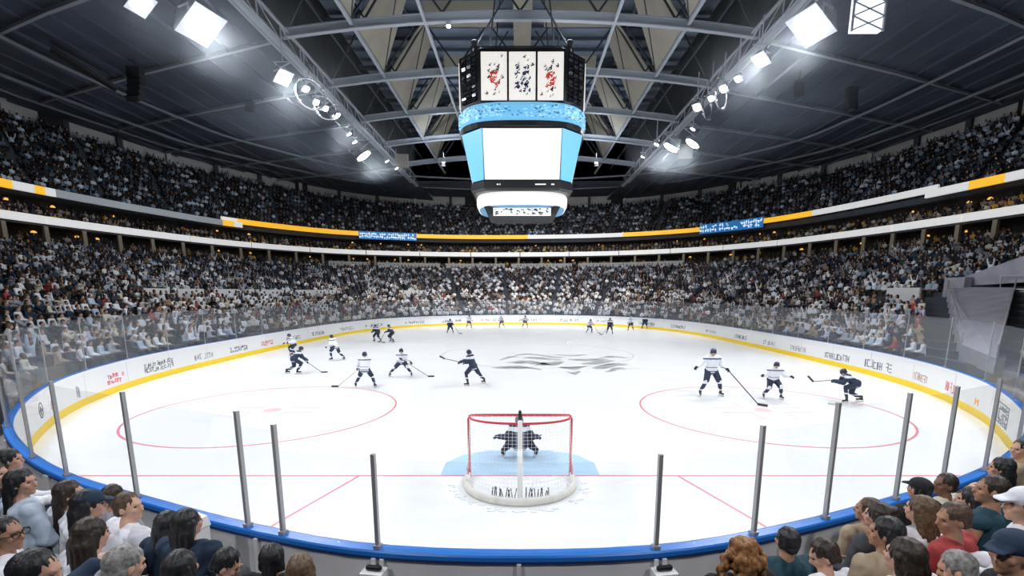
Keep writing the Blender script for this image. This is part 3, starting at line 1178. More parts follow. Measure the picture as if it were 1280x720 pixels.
# speaker louvres on the chamfers of the upper housing
g = Geo()
r = random.Random(2)
for k in range(4):
    R = Matrix.Rotation(k * PI / 2 + PI / 4, 3, 'Z')
    for j in range(11):
        for i in (-0.5, 0, 0.5):
            g.box(R @ Vector((i, -4.72, 16.2 + j * 0.25)), (0.36, 0.14, 0.1 + 0.1 * r.random()), R @ Matrix.Rotation(r.uniform(-.5, .5), 3, 'X'))
sobj('speaker_grille', g, mat('grille_gloss', (0.10, 0.10, 0.12), 0.15, metal=0.8))
g = Geo()
g.loft([octa(4.2, 0, 14.8, True), octa(4.3, 0, 15.1, True), octa(4.3, 0, 15.65, True), octa(4.2, 0, 15.88, True)])
sobj('upper_ring', g, M_led)
g = Geo()
r = random.Random(12)
for j in range(420):
    t = r.uniform(PI * 1.05, PI * 1.95)
    c, s = math.cos(t), math.sin(t)
    e = 2 / 3.2
    x, y = 4.31 * abs(c) ** e * (1 if c > 0 else -1), -4.31 * abs(s) ** e
    g.cur = 0 if r.random() < 0.7 else 1
    R = Matrix.Rotation(math.atan2(y, x) + PI / 2 if abs(x) > 2.8 else 0, 3, 'Z')
    g.box((x, y, r.uniform(14.98, 15.72)), (r.uniform(.06, .2), 0.03, r.uniform(.04, .1)), R)
sobj('ring_lettering', g, [M_ledl, mat('led_deep', (0.05, 0.2, 0.35), 0.4, emit=0.5, ecol=srgb(70, 120, 160))])
g = Geo()
g.loft([octa(4.22, 0, 14.5, True), octa(4.28, 0, 14.8, True)])
g.loft([octa(4.05, 0, 15.86, True), octa(4.12, 0, 15.98, True)])
sobj('ring_trim', g, M_black)
g = Geo()
g.loft([octa(3.3, 0.85, 11.4), octa(3.95, 1.45, 14.52)])
sobj('lower_housing', g, M_blackm)
for k in range(4):
    R = Matrix.Rotation(k * PI / 2, 3, 'Z')
    g = Geo()
    f = lambda x, z, o: R @ Vector((x, -(3.3 + (3.95 - 3.3) * (z - 11.4) / 3.12) - o, z))
    g.loft([[f(-2.44, 11.5, -0.05), f(2.44, 11.5, -0.05), f(2.5, 14.42, -0.05), f(-2.5, 14.42, -0.05)],
            [f(-2.44, 11.5, 0.04), f(2.44, 11.5, 0.04), f(2.5, 14.42, 0.04), f(-2.5, 14.42, 0.04)]])
    sobj('main_screen', g, M_scr)
    R2 = Matrix.Rotation(k * PI / 2, 3, 'Z')
    g = Geo()
    o = 0.03
    a0, a1 = 3.3, 3.95
    b0, b1 = 2.45, 2.5
    q = [(b0 + 0.1, -a0 - o, 11.5), (a0 + o, -b0 - 0.1, 11.5), (a1 + o, -b1 - 0.08, 14.42), (b1 + 0.08, -a1 - o, 14.42)]
    q2 = [(x - 0.06, y + 0.06, z) for x, y, z in q]
    g.loft([[R2 @ Vector(v) for v in q2], [R2 @ Vector(v) for v in q]])
    sobj('corner_screen', g, M_led)
g = Geo()
g.loft([octa(3.25, 0.9, 10.82), octa(3.42, 0.9, 10.95), octa(3.42, 0.9, 11.38)])
ft = sobj('lower_band', g, M_black)
g = Geo()
for x, w in ((-1.6, 0.12), (-1.45, 0.06), (1.2, 0.7), (2.0, 0.2)):
    g.box((x, -3.44, 11.18), (w, 0.03, 0.07))
sobj('band_marks', g, M_scrd)
g = Geo()
g.loft([octa(3.1, 0, 10.0, True), octa(3.2, 0, 10.2, True), octa(3.22, 0, 10.6, True), octa(3.15, 0, 10.8, True)])
sobj('lower_ring', g, M_scr)
g = Geo()
g.loft([octa(2.3, 0, 9.78, True), octa(3.02, 0, 9.96, True)])
sobj('ring_underside', g, mat('led_blue_dim', (0.1, 0.3, 0.5), 0.4, emit=0.3, ecol=srgb(80, 140, 185)))
g = Geo()
g.loft([octa(1.7, 0.3, 9.42), octa(2.35, 0.3, 9.5), octa(2.6, 0.3, 9.98)])
sobj('bottom_housing', g, M_blackm)
for k in (0,):
    R = Matrix.Rotation(k * PI / 2, 3, 'Z')
    g = Geo()
    g.box(R @ Vector((0, -2.56, 9.6)), (3.9, 0.06, 0.52), R)
    sobj('bottom_screen', g, M_scr)
    g = Geo()
    r = random.Random(5 + k)
    for j in range(46):
        g.cur = 0 if r.random() < 0.6 else 1
        g.box(R @ Vector((r.uniform(-1.8, 1.8), -2.6, r.uniform(9.42, 9.8))), (r.uniform(.06, .2), 0.02, r.uniform(.04, .1)), R)
    sobj('bottom_screen_marks', g, [M_sgrey, M_snavy])
g = Geo()
for sx in (-1, 1):
    for sy in (-1, 1):
        g.bar((sx * 2.2, sy * 2.2, 19.0), (sx * 1.3, sy * 1.3, 26.9), 0.09, 0.09)
        g.bar((sx * 3.6, sy * 2.2, 19.0), (sx * 1.0, sy * 2.2, 22.9), 0.09, 0.09)
sobj('hanging_frame', g, M_steeld)
g = Geo()
for k in range(4):
    R = Matrix.Rotation(k * PI / 2, 3, 'Z')
    g.bar(R @ Vector((-3, -3.2, 19.3)), R @ Vector((3, -3.2, 19.3)), 0.12, 0.3)
    for x in (-3, 0, 3):
        g.bar(R @ Vector((x, -3.2, 19.05)), R @ Vector((x, -3.2, 19.3)), 0.1, 0.1)
sobj('top_rig', g, M_steeld)
for sx in (-1, 1):
    for sy in (-1, 1):
        g = Geo()
        g.ring_tube([(sx * 3, sy * 3.2, 19.4), (sx * 3, sy * 3.2, 19.7), (sx * 3, sy * 3.2, 19.75)], [0.16, 0.22, 0.2], 12)
        up_ = sobj('added_uplight', g, M_steeld, None, True)  # fixture and lamp added to brighten the raised centre roof
        ld = bpy.data.lights.new('roof_fill_lamp', 'POINT')
        ld.energy = 230
        ld.shadow_soft_size = 0.3
        ld.color = (0.85, 0.92, 1.0)
        lo = bpy.data.objects.new('roof_fill_lamp', ld)
        COL.objects.link(lo)
        lo.parent = sb
        lo.location = (sx * 3, sy * 3.2, 20.1 - 9.2)

# ------------------------------------------------------------------ seating bowl
PH = np.linspace(-PI, PI, 241)


def psweep(g, prof, phis=PH, closed_profile=False):
    """profile = list of (function phi -> r, z or function) swept round the bowl"""
    rings = []
    for p in phis:
        rings.append([pol(p, float(r(p)), float(z(p)) if callable(z) else z) for r, z in prof])
    g.loft(rings, closed=closed_profile, caps=closed_profile and abs((phis[-1] - phis[0]) - 2 * PI) > 1e-3)


NROW = 24
Z0L, Z1L = 0.85, 8.5


def row_gap(p):
    # a walkway of 1.25 m behind the near boards, narrower elsewhere
    return 1.25 - 0.6 * np.clip((np.sin(p) + 0.75) / 0.3, 0, 1)


def low_r(t):
    return lambda p: (1 - t) * (RR(p) + row_gap(p)) + t * (RK(p) - 0.3)


def low_z(k):
    return Z0L + (Z1L - Z0L) * (k / NROW) ** 1.08


g = Geo()
prof = [(lambda p: RR(p) + row_gap(p) - 0.1, -0.04), (lambda p: RR(p) + row_gap(p) - 0.09, 0.2), (low_r(0), 0.2)]
for k in range(NROW):
    z = low_z(k)
    prof += [(low_r(k / NROW), z), (low_r((k + 0.5) / NROW), z), (low_r((k + 0.5) / NROW), z + 0.42), (low_r((k + 0.93) / NROW), z + 0.42), (low_r((k + 0.95) / NROW), z)]
prof += [(low_r(1), low_z(NROW - 1)), (low_r(1), Z1L)]
psweep(g, prof)
struct('floor_lower_tiers', g, M_tier, 'dark stepped tiers of the lower seating bowl', cat='seating tiers')

NUP = 11
ZU0, ZU1 = 13.7, 20.2


def up_r(t):
    return lambda p: (1 - t) * (RK(p) + 0.6) + t * (RB(p) - 0.5)


def up_z(k):
    return lambda p: ZU0 + (ZU1 + 1.0 * abs(math.cos(p)) - ZU0) * (k / NUP)


g = Geo()
prof = []
for k in range(NUP):
    z = up_z(k)
    z4 = (lambda zz: (lambda p: zz(p) + 0.42))(z)
    prof += [(up_r(k / NUP), z), (up_r((k + 0.5) / NUP), z), (up_r((k + 0.5) / NUP), z4), (up_r((k + 0.93) / NUP), z4), (up_r((k + 0.94) / NUP), z)]
prof += [(up_r(1), up_z(NUP - 1)), (up_r(1), up_z(NUP))]
psweep(g, prof)
struct('floor_upper_tiers', g, M_tier, 'dark stepped tiers of the upper seating bowl', cat='seating tiers')

# suite level and club level slabs, back walls, fronts
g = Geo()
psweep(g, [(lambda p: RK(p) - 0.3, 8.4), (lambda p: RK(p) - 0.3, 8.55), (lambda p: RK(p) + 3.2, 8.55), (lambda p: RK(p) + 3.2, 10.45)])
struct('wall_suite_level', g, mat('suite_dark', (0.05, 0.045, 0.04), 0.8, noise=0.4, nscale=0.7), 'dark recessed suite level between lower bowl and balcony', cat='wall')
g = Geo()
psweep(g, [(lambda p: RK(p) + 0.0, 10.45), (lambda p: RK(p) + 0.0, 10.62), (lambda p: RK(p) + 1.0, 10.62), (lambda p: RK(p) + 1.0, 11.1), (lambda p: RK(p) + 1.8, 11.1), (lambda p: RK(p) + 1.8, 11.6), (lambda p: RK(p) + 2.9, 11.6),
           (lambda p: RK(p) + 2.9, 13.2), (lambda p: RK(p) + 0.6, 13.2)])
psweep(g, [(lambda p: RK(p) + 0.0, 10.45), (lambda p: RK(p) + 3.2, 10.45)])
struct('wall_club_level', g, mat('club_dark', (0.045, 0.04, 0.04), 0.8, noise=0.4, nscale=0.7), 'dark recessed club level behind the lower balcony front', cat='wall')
g = Geo()
psweep(g, [(lambda p: RB(p) + 0.0, lambda p: 19.0), (lambda p: RB(p) + 0.0, lambda p: 23.0), (lambda p: RB(p) + 0.3, lambda p: 23.0)])
wl = struct('wall_upper', g, M_wall, 'grey wall behind the top row of the upper bowl', cat='wall')
g = Geo()
for p in np.linspace(-PI, PI, 61)[:-1]:
    if p < -0.2 and p > -PI + 0.2:
        continue
    r = float(RB(p)) - 0.35
    x, y, _ = pol(p, r, 0)
    R = Matrix.Rotation(p, 3, 'Z')
    c = Geo()
    c.box((x, y, 21.2), (0.6, 0.5, 3.7), R)
    k = int(round((p + PI) / (2 * PI) * 60))
    struct('trim_%d' % (k + 1), c, M_steeld if k % 3 else M_wall, 'column against the wall behind the upper bowl', cat='column')

# dark doorways in the upper wall
for k, (p, w) in enumerate([(1.50, 2.6), (1.72, 2.2), (1.28, 2.2), (2.2, 2.4), (0.95, 2.4), (0.3, 3.0), (2.75, 3.0)]):
    x, y, _ = pol(p, float(RB(p)) - 0.12, 0)
    R = Matrix.Rotation(p, 3, 'Z')
    c = Geo()
    c.box((x, y, 21.6), (0.2, w, 2.2), R)
    struct('door_%d' % (k + 1), c, M_blackm, 'dark opening in the wall behind the upper bowl', cat='door')


def band(name, phis, rfun, z0, z1, m, parent, depth=0.3):
    g = Geo()
    n = max(2, int(abs(phis[1] - phis[0]) * 60))
    rings = [[pol(p, float(rfun(p)), z0), pol(p, float(rfun(p)), z1), pol(p, float(rfun(p)) + depth, z1), pol(p, float(rfun(p)) + depth, z0)] for p in np.linspace(phis[0], phis[1], n)]
    g.loft(rings)
    return obj(name, g, m, parent)


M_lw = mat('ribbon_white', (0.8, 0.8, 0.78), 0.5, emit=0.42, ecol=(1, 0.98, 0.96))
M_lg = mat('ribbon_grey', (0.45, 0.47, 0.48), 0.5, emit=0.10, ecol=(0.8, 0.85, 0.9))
M_ly = mat('ribbon_yellow', (0.8, 0.5, 0.05), 0.5, emit=0.75, ecol=srgb(252, 185, 40))
M_lb = mat('ribbon_blue', (0.02, 0.2, 0.5), 0.5, emit=0.6, ecol=srgb(38, 105, 165))
M_lt = mat('ribbon_text', (0.8, 0.85, 0.9), 0.5, emit=0.8, ecol=srgb(205, 230, 250))
low_front = empty('balcony_front', (0, CY, 10.6), label='long white curved balcony front running below the club level', cat='balcony front')
lz = -Vector((0, CY, 10.6))
edges = np.linspace(-0.35, PI + 0.35, 25)
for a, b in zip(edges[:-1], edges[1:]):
    o = band('front_panel', (a + 0.0012, b - 0.0012), lambda p: RK(p) - 0.3, 10.64, 11.36, M_lw, None, 0.2)  # panels emit so that the white front looks brightly lit
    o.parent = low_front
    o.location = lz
up_front = empty('ribbon_display', (0, CY, 14.0), label='upper ribbon display of yellow, white and blue lit sections', cat='display')
uz = -Vector((0, CY, 14.0))


def seg(a, b, m, dr=0.0, z0=13.72, z1=14.42):
    o = band('lit_section', (a, b), lambda p: RK(p) + dr - 0.45, z0, z1, m, up_front, 0.3)
    o.location = uz
    return o


A0, A1 = 13.15, 13.85
for a, b, m in [(3.4, 2.917, M_ly), (2.917, 2.878, M_lw), (2.878, 2.858, M_ly), (2.858, 2.838, M_lw), (2.838, 2.62, M_lg), (2.62, 2.45, M_lg), (2.45, 2.42, M_ly), (2.42, 2.398, M_lw)]:
    seg(a, b, m, -0.9, A0, A1)
for a, b, m in [(2.446, 2.405, M_lw), (2.405, 2.12, M_ly), (2.12, 2.07, M_ly)]:
    seg(a, b, m)
tx = seg(2.07, 1.9, M_lb, -0.25, 13.2, 14.45)
for a, b, m in [(1.9, 1.75, M_ly), (1.75, 1.545, M_ly), (1.545, 1.24, M_lw), (1.24, 1.003, M_ly)]:
    seg(a, b, m, 0, 13.7, 14.35)
tx2 = seg(1.003, 0.814, M_lb, -0.25, 13.3, 14.7)
for a, b, m in [(0.814, 0.675, M_ly), (0.675, 0.5, M_lw), (0.5, 0.351, M_lw)]:
    seg(a, b, m, 0, 13.85, 14.5)
for a, b, m in [(0.364, 0.268, M_lw), (0.268, 0.197, M_ly), (0.197, -0.1, M_lw), (-0.1, -0.4, M_ly)]:
    seg(a, b, m, -0.9, 13.25, 13.95)
for (a, b, z0, z1, sd) in ((2.07, 1.9, 13.3, 14.35, 3), (1.003, 0.814, 13.4, 14.6, 6)):
    g = Geo()
    r = random.Random(sd)
    n = 26
    for row in (0, 1):
        for i in range(n):
            if r.random() < 0.2:
                continue
            p = a + (b - a) * (i + 0.6) / (n + 0.4)
            for _ in range(3):
                pp = p + r.uniform(-.0016, .0016)
                x, y, _z = pol(pp, float(RK(pp)) - 0.72, 0)
                w, h = (0.28, 0.1) if r.random() < 0.5 else (0.1, 0.34)
                g.box((x, y, z0 + (z1 - z0) * (0.28 + 0.45 * row) + r.uniform(-.14, .14)), (0.03, w, h), Matrix.Rotation(pp, 3, 'Z'))
    o = obj('section_lettering', g, M_lt, up_front)
    o.location = uz
g = Geo()
psweep(g, [(lambda p: RK(p) + 0.4, 13.1), (lambda p: RK(p) + 0.4, 13.72), (lambda p: RK(p) + 0.8, 13.72)], np.linspace(-0.4, PI + 0.4, 120))
struct('trim_90', g, M_tier, 'dark fascia under the upper seating bowl', cat='fascia')

# suite level: counters, columns, warm lights
suite = empty('suite_counter', (0, CY, 8.55), label='pale curved counter fronts along the suite level at the far end', cat='counter')
for a, b in [(2.02, 1.83), (1.81, 1.62), (1.60, 1.40), (1.38, 1.05), (2.16, 2.04)]:
    o = band('counter_front', (a, b), lambda p: RK(p) - 0.15, 8.6, 9.4, mat('counter_pale', (0.42, 0.41, 0.39), 0.7), suite, 0.2)
    o.location = -Vector((0, CY, 8.55))
k = 100
for p in np.arange(-0.3, PI + 0.3, 0.075):
    x, y, _ = pol(p, float(RK(p)) + 0.1, 0)
    g = Geo()
    g.box((x, y, 9.5), (0.35, 0.35, 1.9), Matrix.Rotation(p, 3, 'Z'))
    struct('trim_%d' % k, g, mat('column_tan', (0.30, 0.24, 0.17), 0.8), 'tan column in the suite level', cat='column')
    k += 1
M_warm = mat('warm_lamp', (0.9, 0.5, 0.1), 0.5, emit=0.9, ecol=(1.0, 0.55, 0.12))
r = random.Random(31)
lampno = 0
for lvl, z, dr in ((0, 10.05, 2.6), (1, 12.75, 2.4)):
    for p in np.arange(-0.2, PI + 0.2, 0.04):
        if r.random() < 0.72:
            continue
        g = Geo()
        w = r.uniform(0.15, 0.5)
        R = Matrix.Rotation(p, 3, 'Z')
        x, y, _ = pol(p, float(RK(p)) + dr, z)
        g.box((0, 0, 0), (0.1, w, 0.12), R)
        g.box((0, 0, 0.1), (0.05, w * 0.6, 0.1), R)
        o = obj('amber_lamp', g, M_warm)
        o.location = (x, y, z)
        sd = 'left' if p > PI * 0.62 else ('right' if p < PI * 0.38 else 'far end')
        tag(o, 'small warm amber lamp inside the %s level, %s of the arena' % (('suite', 'club')[lvl], sd), 'lamp', 'amber lamps in the %s level, %s' % (('suite', 'club')[lvl], sd))

# mid-bowl walkway fronts, pale
M_par = mat('parapet_pale', (0.62, 0.60, 0.58), 0.7)
ROWP = 9
for kk, (a, b) in enumerate([(3.02, 2.93), (2.90, 2.80), (2.76, 2.66), (2.62, 2.45), (2.42, 2.25), (2.02, 1.92), (-0.02, 0.09)]):
    g = Geo()
    n = 12
    z = low_z(ROWP)
    rr = low_r((ROWP + 0.0) / NROW)
    rings = [[pol(p, float(rr(p)), z + 0.1), pol(p, float(rr(p)), z + 1.05), pol(p, float(rr(p)) + 0.14, z + 1.05), pol(p, float(rr(p)) + 0.14, z + 0.1)] for p in np.linspace(a, b, n)]
    g.loft(rings)
    where = ['nearest on the left', 'second along the left', 'third along the left', 'fourth along the left', 'fifth along the left', 'at the far end', 'on the right'][kk]
    o = obj('walkway_wall', g, M_par)
    tag(o, 'pale low wall of the walkway amid the lower crowd, ' + where, 'low wall')

# concrete portal at the right edge
por = empty('stair_portal', (30.5, 24.5, 2.0), label='grey concrete stair portal with white ledge in the lower bowl at far right', cat='portal')
M_port = mat('portal_grey', (0.30, 0.29, 0.33), 0.8, noise=0.15, nscale=1.2)
po = Vector((30.5, 24.5, 2.0))


def pobj(name, g, m):
    g.v = [(x - po.x, y - po.y, z - po.z) for x, y, z in g.v]
    return obj(name, g, m, por)


g = Geo()
g.loft([[(17.7, 17.7, 1.2), (19.5, 21.1, 1.2), (29.0, 33.2, 1.2), (29.0, 28.6, 1.2)], [(17.7, 17.7, 1.8), (19.5, 21.1, 1.95), (29.0, 33.2, 4.6), (29.0, 28.6, 4.5)]])
pobj('ramp', g, M_port)
g = Geo()
for a, b in (((19.5, 21.1, 2.45), (29.0, 33.2, 5.1)), ((17.7, 17.7, 2.3), (29.0, 28.6, 5.0))):
    g.bar(a, b, 0.05, 0.05)
    for t in (0.02, 0.25, 0.5, 0.75, 0.97):
        c = Vector(a).lerp(Vector(b), t)
        g.bar((c.x, c.y, c.z - 0.55), c, 0.04, 0.04)
pobj('ramp_rail', g, M_alu)
X0, X1 = 29.4, 29.75
g = Geo()
g.loft([[(x, 33.3, 4.6), (x, 26.5, 4.9), (x, 26.5, 6.9), (x, 28.9, 6.3), (x, 33.3, 5.0)] for x in (X0, X1)])
pobj('sloping_wall', g, M_port)
g = Geo()
g.box((29.0, 32.4, 4.0), (0.5, 1.5, 2.4))
pobj('pillar', g, M_port)
g = Geo()
g.box((30.9, 28.6, 4.6), (0.2, 5.0, 0.9))
pobj('doorway', g, M_blackm)
g = Geo()
g.box((29.3, 28.2, 4.04), (0.5, 3.4, 0.66))
g.box((29.2, 28.2, 4.4), (0.7, 3.5, 0.06))
pobj('ledge', g, mat('ledge_white', (0.8, 0.8, 0.78), 0.5))
g = Geo()
g.bar((29.2, 26.6, 5.2), (29.2, 29.8, 5.2), 0.05, 0.05)
for y in (26.8, 28.2, 29.7):
    g.bar((29.2, y, 4.4), (29.2, y, 5.2), 0.04, 0.04)
pobj('handrail', g, M_alu)
# ------------------------------------------------------------------ roof
g = Geo()
Zi, Zo = 21.6, 23.0


def quad(g, a, b, c, d):
    g.add([a, b, c, d], [(0, 1, 2, 3)])


def slab(g, pts, t=0.25):
    g.loft([pts, [(x, y, z + t) for x, y, z in pts]])


slab(g, [(-60, -30, Zo), (-16.6, -30, Zi), (-16.6, 110, Zi), (-60, 110, Zo)])
slab(g, [(60, -30, Zo), (16.6, -30, Zi), (16.6, 110, Zi), (60, 110, Zo)])
slab(g, [(-16.6, 80, Zi), (16.6, 80, Zi), (16.6, 110, Zo), (-16.6, 110, Zo)])
slab(g, [(-16.6, -30, Zi), (16.6, -30, Zi), (16.6, 6, Zi), (-16.6, 6, Zi)])
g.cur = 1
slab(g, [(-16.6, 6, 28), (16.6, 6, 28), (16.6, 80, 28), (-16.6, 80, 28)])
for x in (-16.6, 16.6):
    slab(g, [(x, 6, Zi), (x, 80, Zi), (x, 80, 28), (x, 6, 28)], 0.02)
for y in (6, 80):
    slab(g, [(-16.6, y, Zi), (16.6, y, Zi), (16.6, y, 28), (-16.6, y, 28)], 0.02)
struct('ceiling', g, [M_deck, mat('deck_lightened', (0.17, 0.21, 0.27), 0.85, noise=0.3, nscale=0.3)], 'dark blue-grey roof deck of the arena', cat='roof')  # raised centre deck coloured lighter to make up for weak light

YB = [20.6, 28.8, 37.2, 45.4, 54.0, 62.6, 72.0]
ordn = ['first', 'second', 'third', 'fourth', 'fifth', 'sixth', 'seventh']


def zarch(x):
    return 22.95 - 1.25 * (abs(x) / 17.4) ** 2


for i, yb in enumerate(YB):
    root = empty('roof_girder', (0, yb, 22.9), label='pale steel cross girder under the roof, %s from the camera' % ordn[i], cat='girder', group='roof cross girders')
    lo = Vector((0, -yb, -22.9))
    xs_ = np.linspace(-17.6, 17.6, 19)
    g = Geo()
    sc = 1.0
    for d0, d1, wd in ((-0.10, 0.0, 0.36), (0.0, 0.42, 0.08), (0.42, 0.5, 0.3)):
        rings = [[(x, -wd / 2, zarch(x) + d0 - 22.9), (x, wd / 2, zarch(x) + d0 - 22.9), (x, wd / 2, zarch(x) + d1 - 22.9), (x, -wd / 2, zarch(x) + d1 - 22.9)] for x in xs_]
        g.loft(rings)
    obj('beam', g, M_steel, root)
    g = Geo()
    rings = [[(x, -0.15, 26.8 - 22.9), (x, 0.15, 26.8 - 22.9), (x, 0.15, 27.1 - 22.9), (x, -0.15, 27.1 - 22.9)] for x in (-16.4, 16.4)]
    g.loft(rings)
    for j in range(12):
        x0, x1 = -16.2 + j * 2.7, -16.2 + (j + 1) * 2.7
        if j % 2 == 0:
            g.bar((x0, 0, zarch(x0) + 0.5 - 22.9), (x1, 0, 3.9), 0.12, 0.12)
        else:
            g.bar((x0, 0, 3.9), (x1, 0, zarch(x1) + 0.5 - 22.9), 0.12, 0.12)
    obj('web', g, M_steeld, root)
    for s in (-1, 1):
        g = Geo()
        p0 = Vector((s * 17.5, 0, zarch(17.5) - 0.15 - 22.9))
        p1 = Vector((s * 30, 5.2 * (1 if yb > 25 else -0.4), 21.75 - 22.9))
        p2 = Vector((s * 47, 13.5 * (1 if yb > 25 else -0.4), 22.4 - 22.9))
        g.bar(p0, p1, 0.26, 0.24)
        g.bar(p1, p2, 0.22, 0.22)
        obj('outer_arm', g, mat('steel_mid', (0.30, 0.34, 0.40), 0.6), root)

# lengthwise beams
for nm, X, z, w, h, m, lab in [('catwalk_beam', 16.2, 20.75, 0.32, 0.34, M_steel, 'long steel beam above the floodlights'), ('roof_purlin', 11.7, 22.6, 0.22, 0.24, M_steel, 'long steel beam carrying beige baffles'),
                               ('roof_purlin', 6.6, 22.75, 0.18, 0.22, M_steel, 'thin lengthwise roof beam beside the scoreboard'), ('roof_purlin', 14.1, 23.3, 0.14, 0.2, M_steeld, 'thin dark lengthwise roof beam inside the catwalk')]:
    for s in (-1, 1):
        g = Geo()
        g.bar((0, -32, 0), (0, 43.5, 0), w, h)
        if nm == 'catwalk_beam':
            for y in range(-30, 43, 3):
                g.bar((0, y, 0.1), (-s * 0.0, y, 1.3), 0.08, 0.08)
                g.bar((0, y, 1.25), (0, y + 3, 0.2), 0.05, 0.05)
            g.bar((s * 0.9, -32, 0.5), (s * 0.9, 43.5, 0.5), 0.2, 0.2)
            g.bar((0, -32, 1.3), (0, 43.5, 1.3), 0.16, 0.16)
        o = obj(nm, g, m)
        o.location = (s * X, 36, z)
        tag(o, lab + (', left side' if s < 0 else ', right side'), 'beam')
# beige triangular baffles
for i in range(len(YB) - 1):
    for s in (-1, 1):
        y0, y1 = YB[i] + 0.4, YB[i + 1] - 0.4
        a, b, c = Vector((s * 11.6, y0, 22.8)), Vector((s * 11.6, y1, 22.8)), Vector((s * 7.9, (y0 + y1) / 2 - 1.5, 26.9))
        d = Vector((s * 7.9, y0 - 1.0, 26.9))
        g = Geo()
        n = Vector((s * 0.05, 0, 0.045))
        g.loft([[a, b, c, d], [a + n, b + n, c + n, d + n]])
        g.v = [(x - s * 11.6, y - y0, z - 22.8) for x, y, z in g.v]
        o = obj('acoustic_baffle', g, M_beige)
        o.location = (s * 11.6, y0, 22.8)
        tag(o, 'beige sloping baffle under the roof, %s bay, %s of scoreboard' % (ordn[i], 'left' if s < 0 else 'right'), 'baffle', 'beige baffles between the girders')
        g = Geo()
        g.bar(b, d + Vector((0, 0.3, 0)), 0.1, 0.1)
        g.bar(b, Vector((s * 7.9, y1 - 1.2, 26.9)), 0.1, 0.1)
        g.v = [(x - s * 11.6, y - y0, z - 22.8) for x, y, z in g.v]
        obj('brace', g, M_steeld, o)
g = Geo()
g.box((0, 0, 0), (1.5, 74, 0.5))
o = obj('ventilation_duct', g, M_beige)
o.location = (0.2, 43, 26.2)
tag(o, 'long beige duct running above the scoreboard', 'duct')
for s in (-1, 1):
    for y, w in ((32.6, 5.2), (41.0, 5.5), (49.5, 5.0)):
        g = Geo()
        g.box((0, 0, 0), (w, 0.15, 1.6), Matrix.Rotation(0.5, 3, 'X'))
        o = obj('acoustic_baffle', g, M_beige)
        o.location = (s * 4.6, y, 25.2)
        tag(o, 'beige hanging panel above the scoreboard %s, at %s row' % ('left' if s < 0 else 'right', {32.6: 'near', 41.0: 'middle', 49.5: 'far'}[y]), 'baffle', 'beige baffles between the girders')
# small dark purlins over the centre bay
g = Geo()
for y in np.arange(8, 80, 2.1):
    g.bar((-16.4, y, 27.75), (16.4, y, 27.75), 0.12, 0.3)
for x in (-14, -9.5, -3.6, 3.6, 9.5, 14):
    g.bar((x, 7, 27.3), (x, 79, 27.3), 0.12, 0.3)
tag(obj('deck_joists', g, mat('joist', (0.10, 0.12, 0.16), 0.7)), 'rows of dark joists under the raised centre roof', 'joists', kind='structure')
# concentric pipes under the outer deck
for kk, (fr, z, w) in enumerate([(0.70, 21.55, 0.14), (0.84, 21.9, 0.16), (0.93, 22.3, 0.12)]):
    g = Geo()
    pts = [pol(p, float(RB(p)) * fr, z) for p in np.linspace(-0.5, PI + 0.5, 90)]
    g.ring_tube(pts, w, 6)
    tag(obj('roof_pipe', g, mat('pipe_grey', (0.20, 0.225, 0.26), 0.6), None, True), '%s curved pipe under the outer roof deck' % ['innermost', 'middle', 'outermost'][kk], 'pipe')
g = Geo()
for s in (-1, 1):
    for x in np.arange(19, 48, 2.3):
        g.bar((s * x, -10, 21.6 + (x - 16.6) * 0.0323 - 0.1), (s * x, 96 - x * 0.3, 21.6 + (x - 16.6) * 0.0323 - 0.1), 0.1, 0.22)
tag(obj('deck_joists', g, mat('joist2', (0.075, 0.09, 0.13), 0.7)), 'rows of dark joists under the outer roof deck', 'joists', kind='structure')

# ------------------------------------------------------------------ floodlights and hanging gear
M_lens = mat('lamp_lens', (1, 1, 1), 0.3, emit=60.0, ecol=(0.93, 0.96, 1.0))
M_lensd = mat('lamp_lens_soft', (1, 1, 1), 0.3, emit=8.0, ecol=(0.93, 0.96, 1.0))
M_chrome = mat('lamp_chrome', (0.75, 0.77, 0.8), 0.25, metal=0.9)


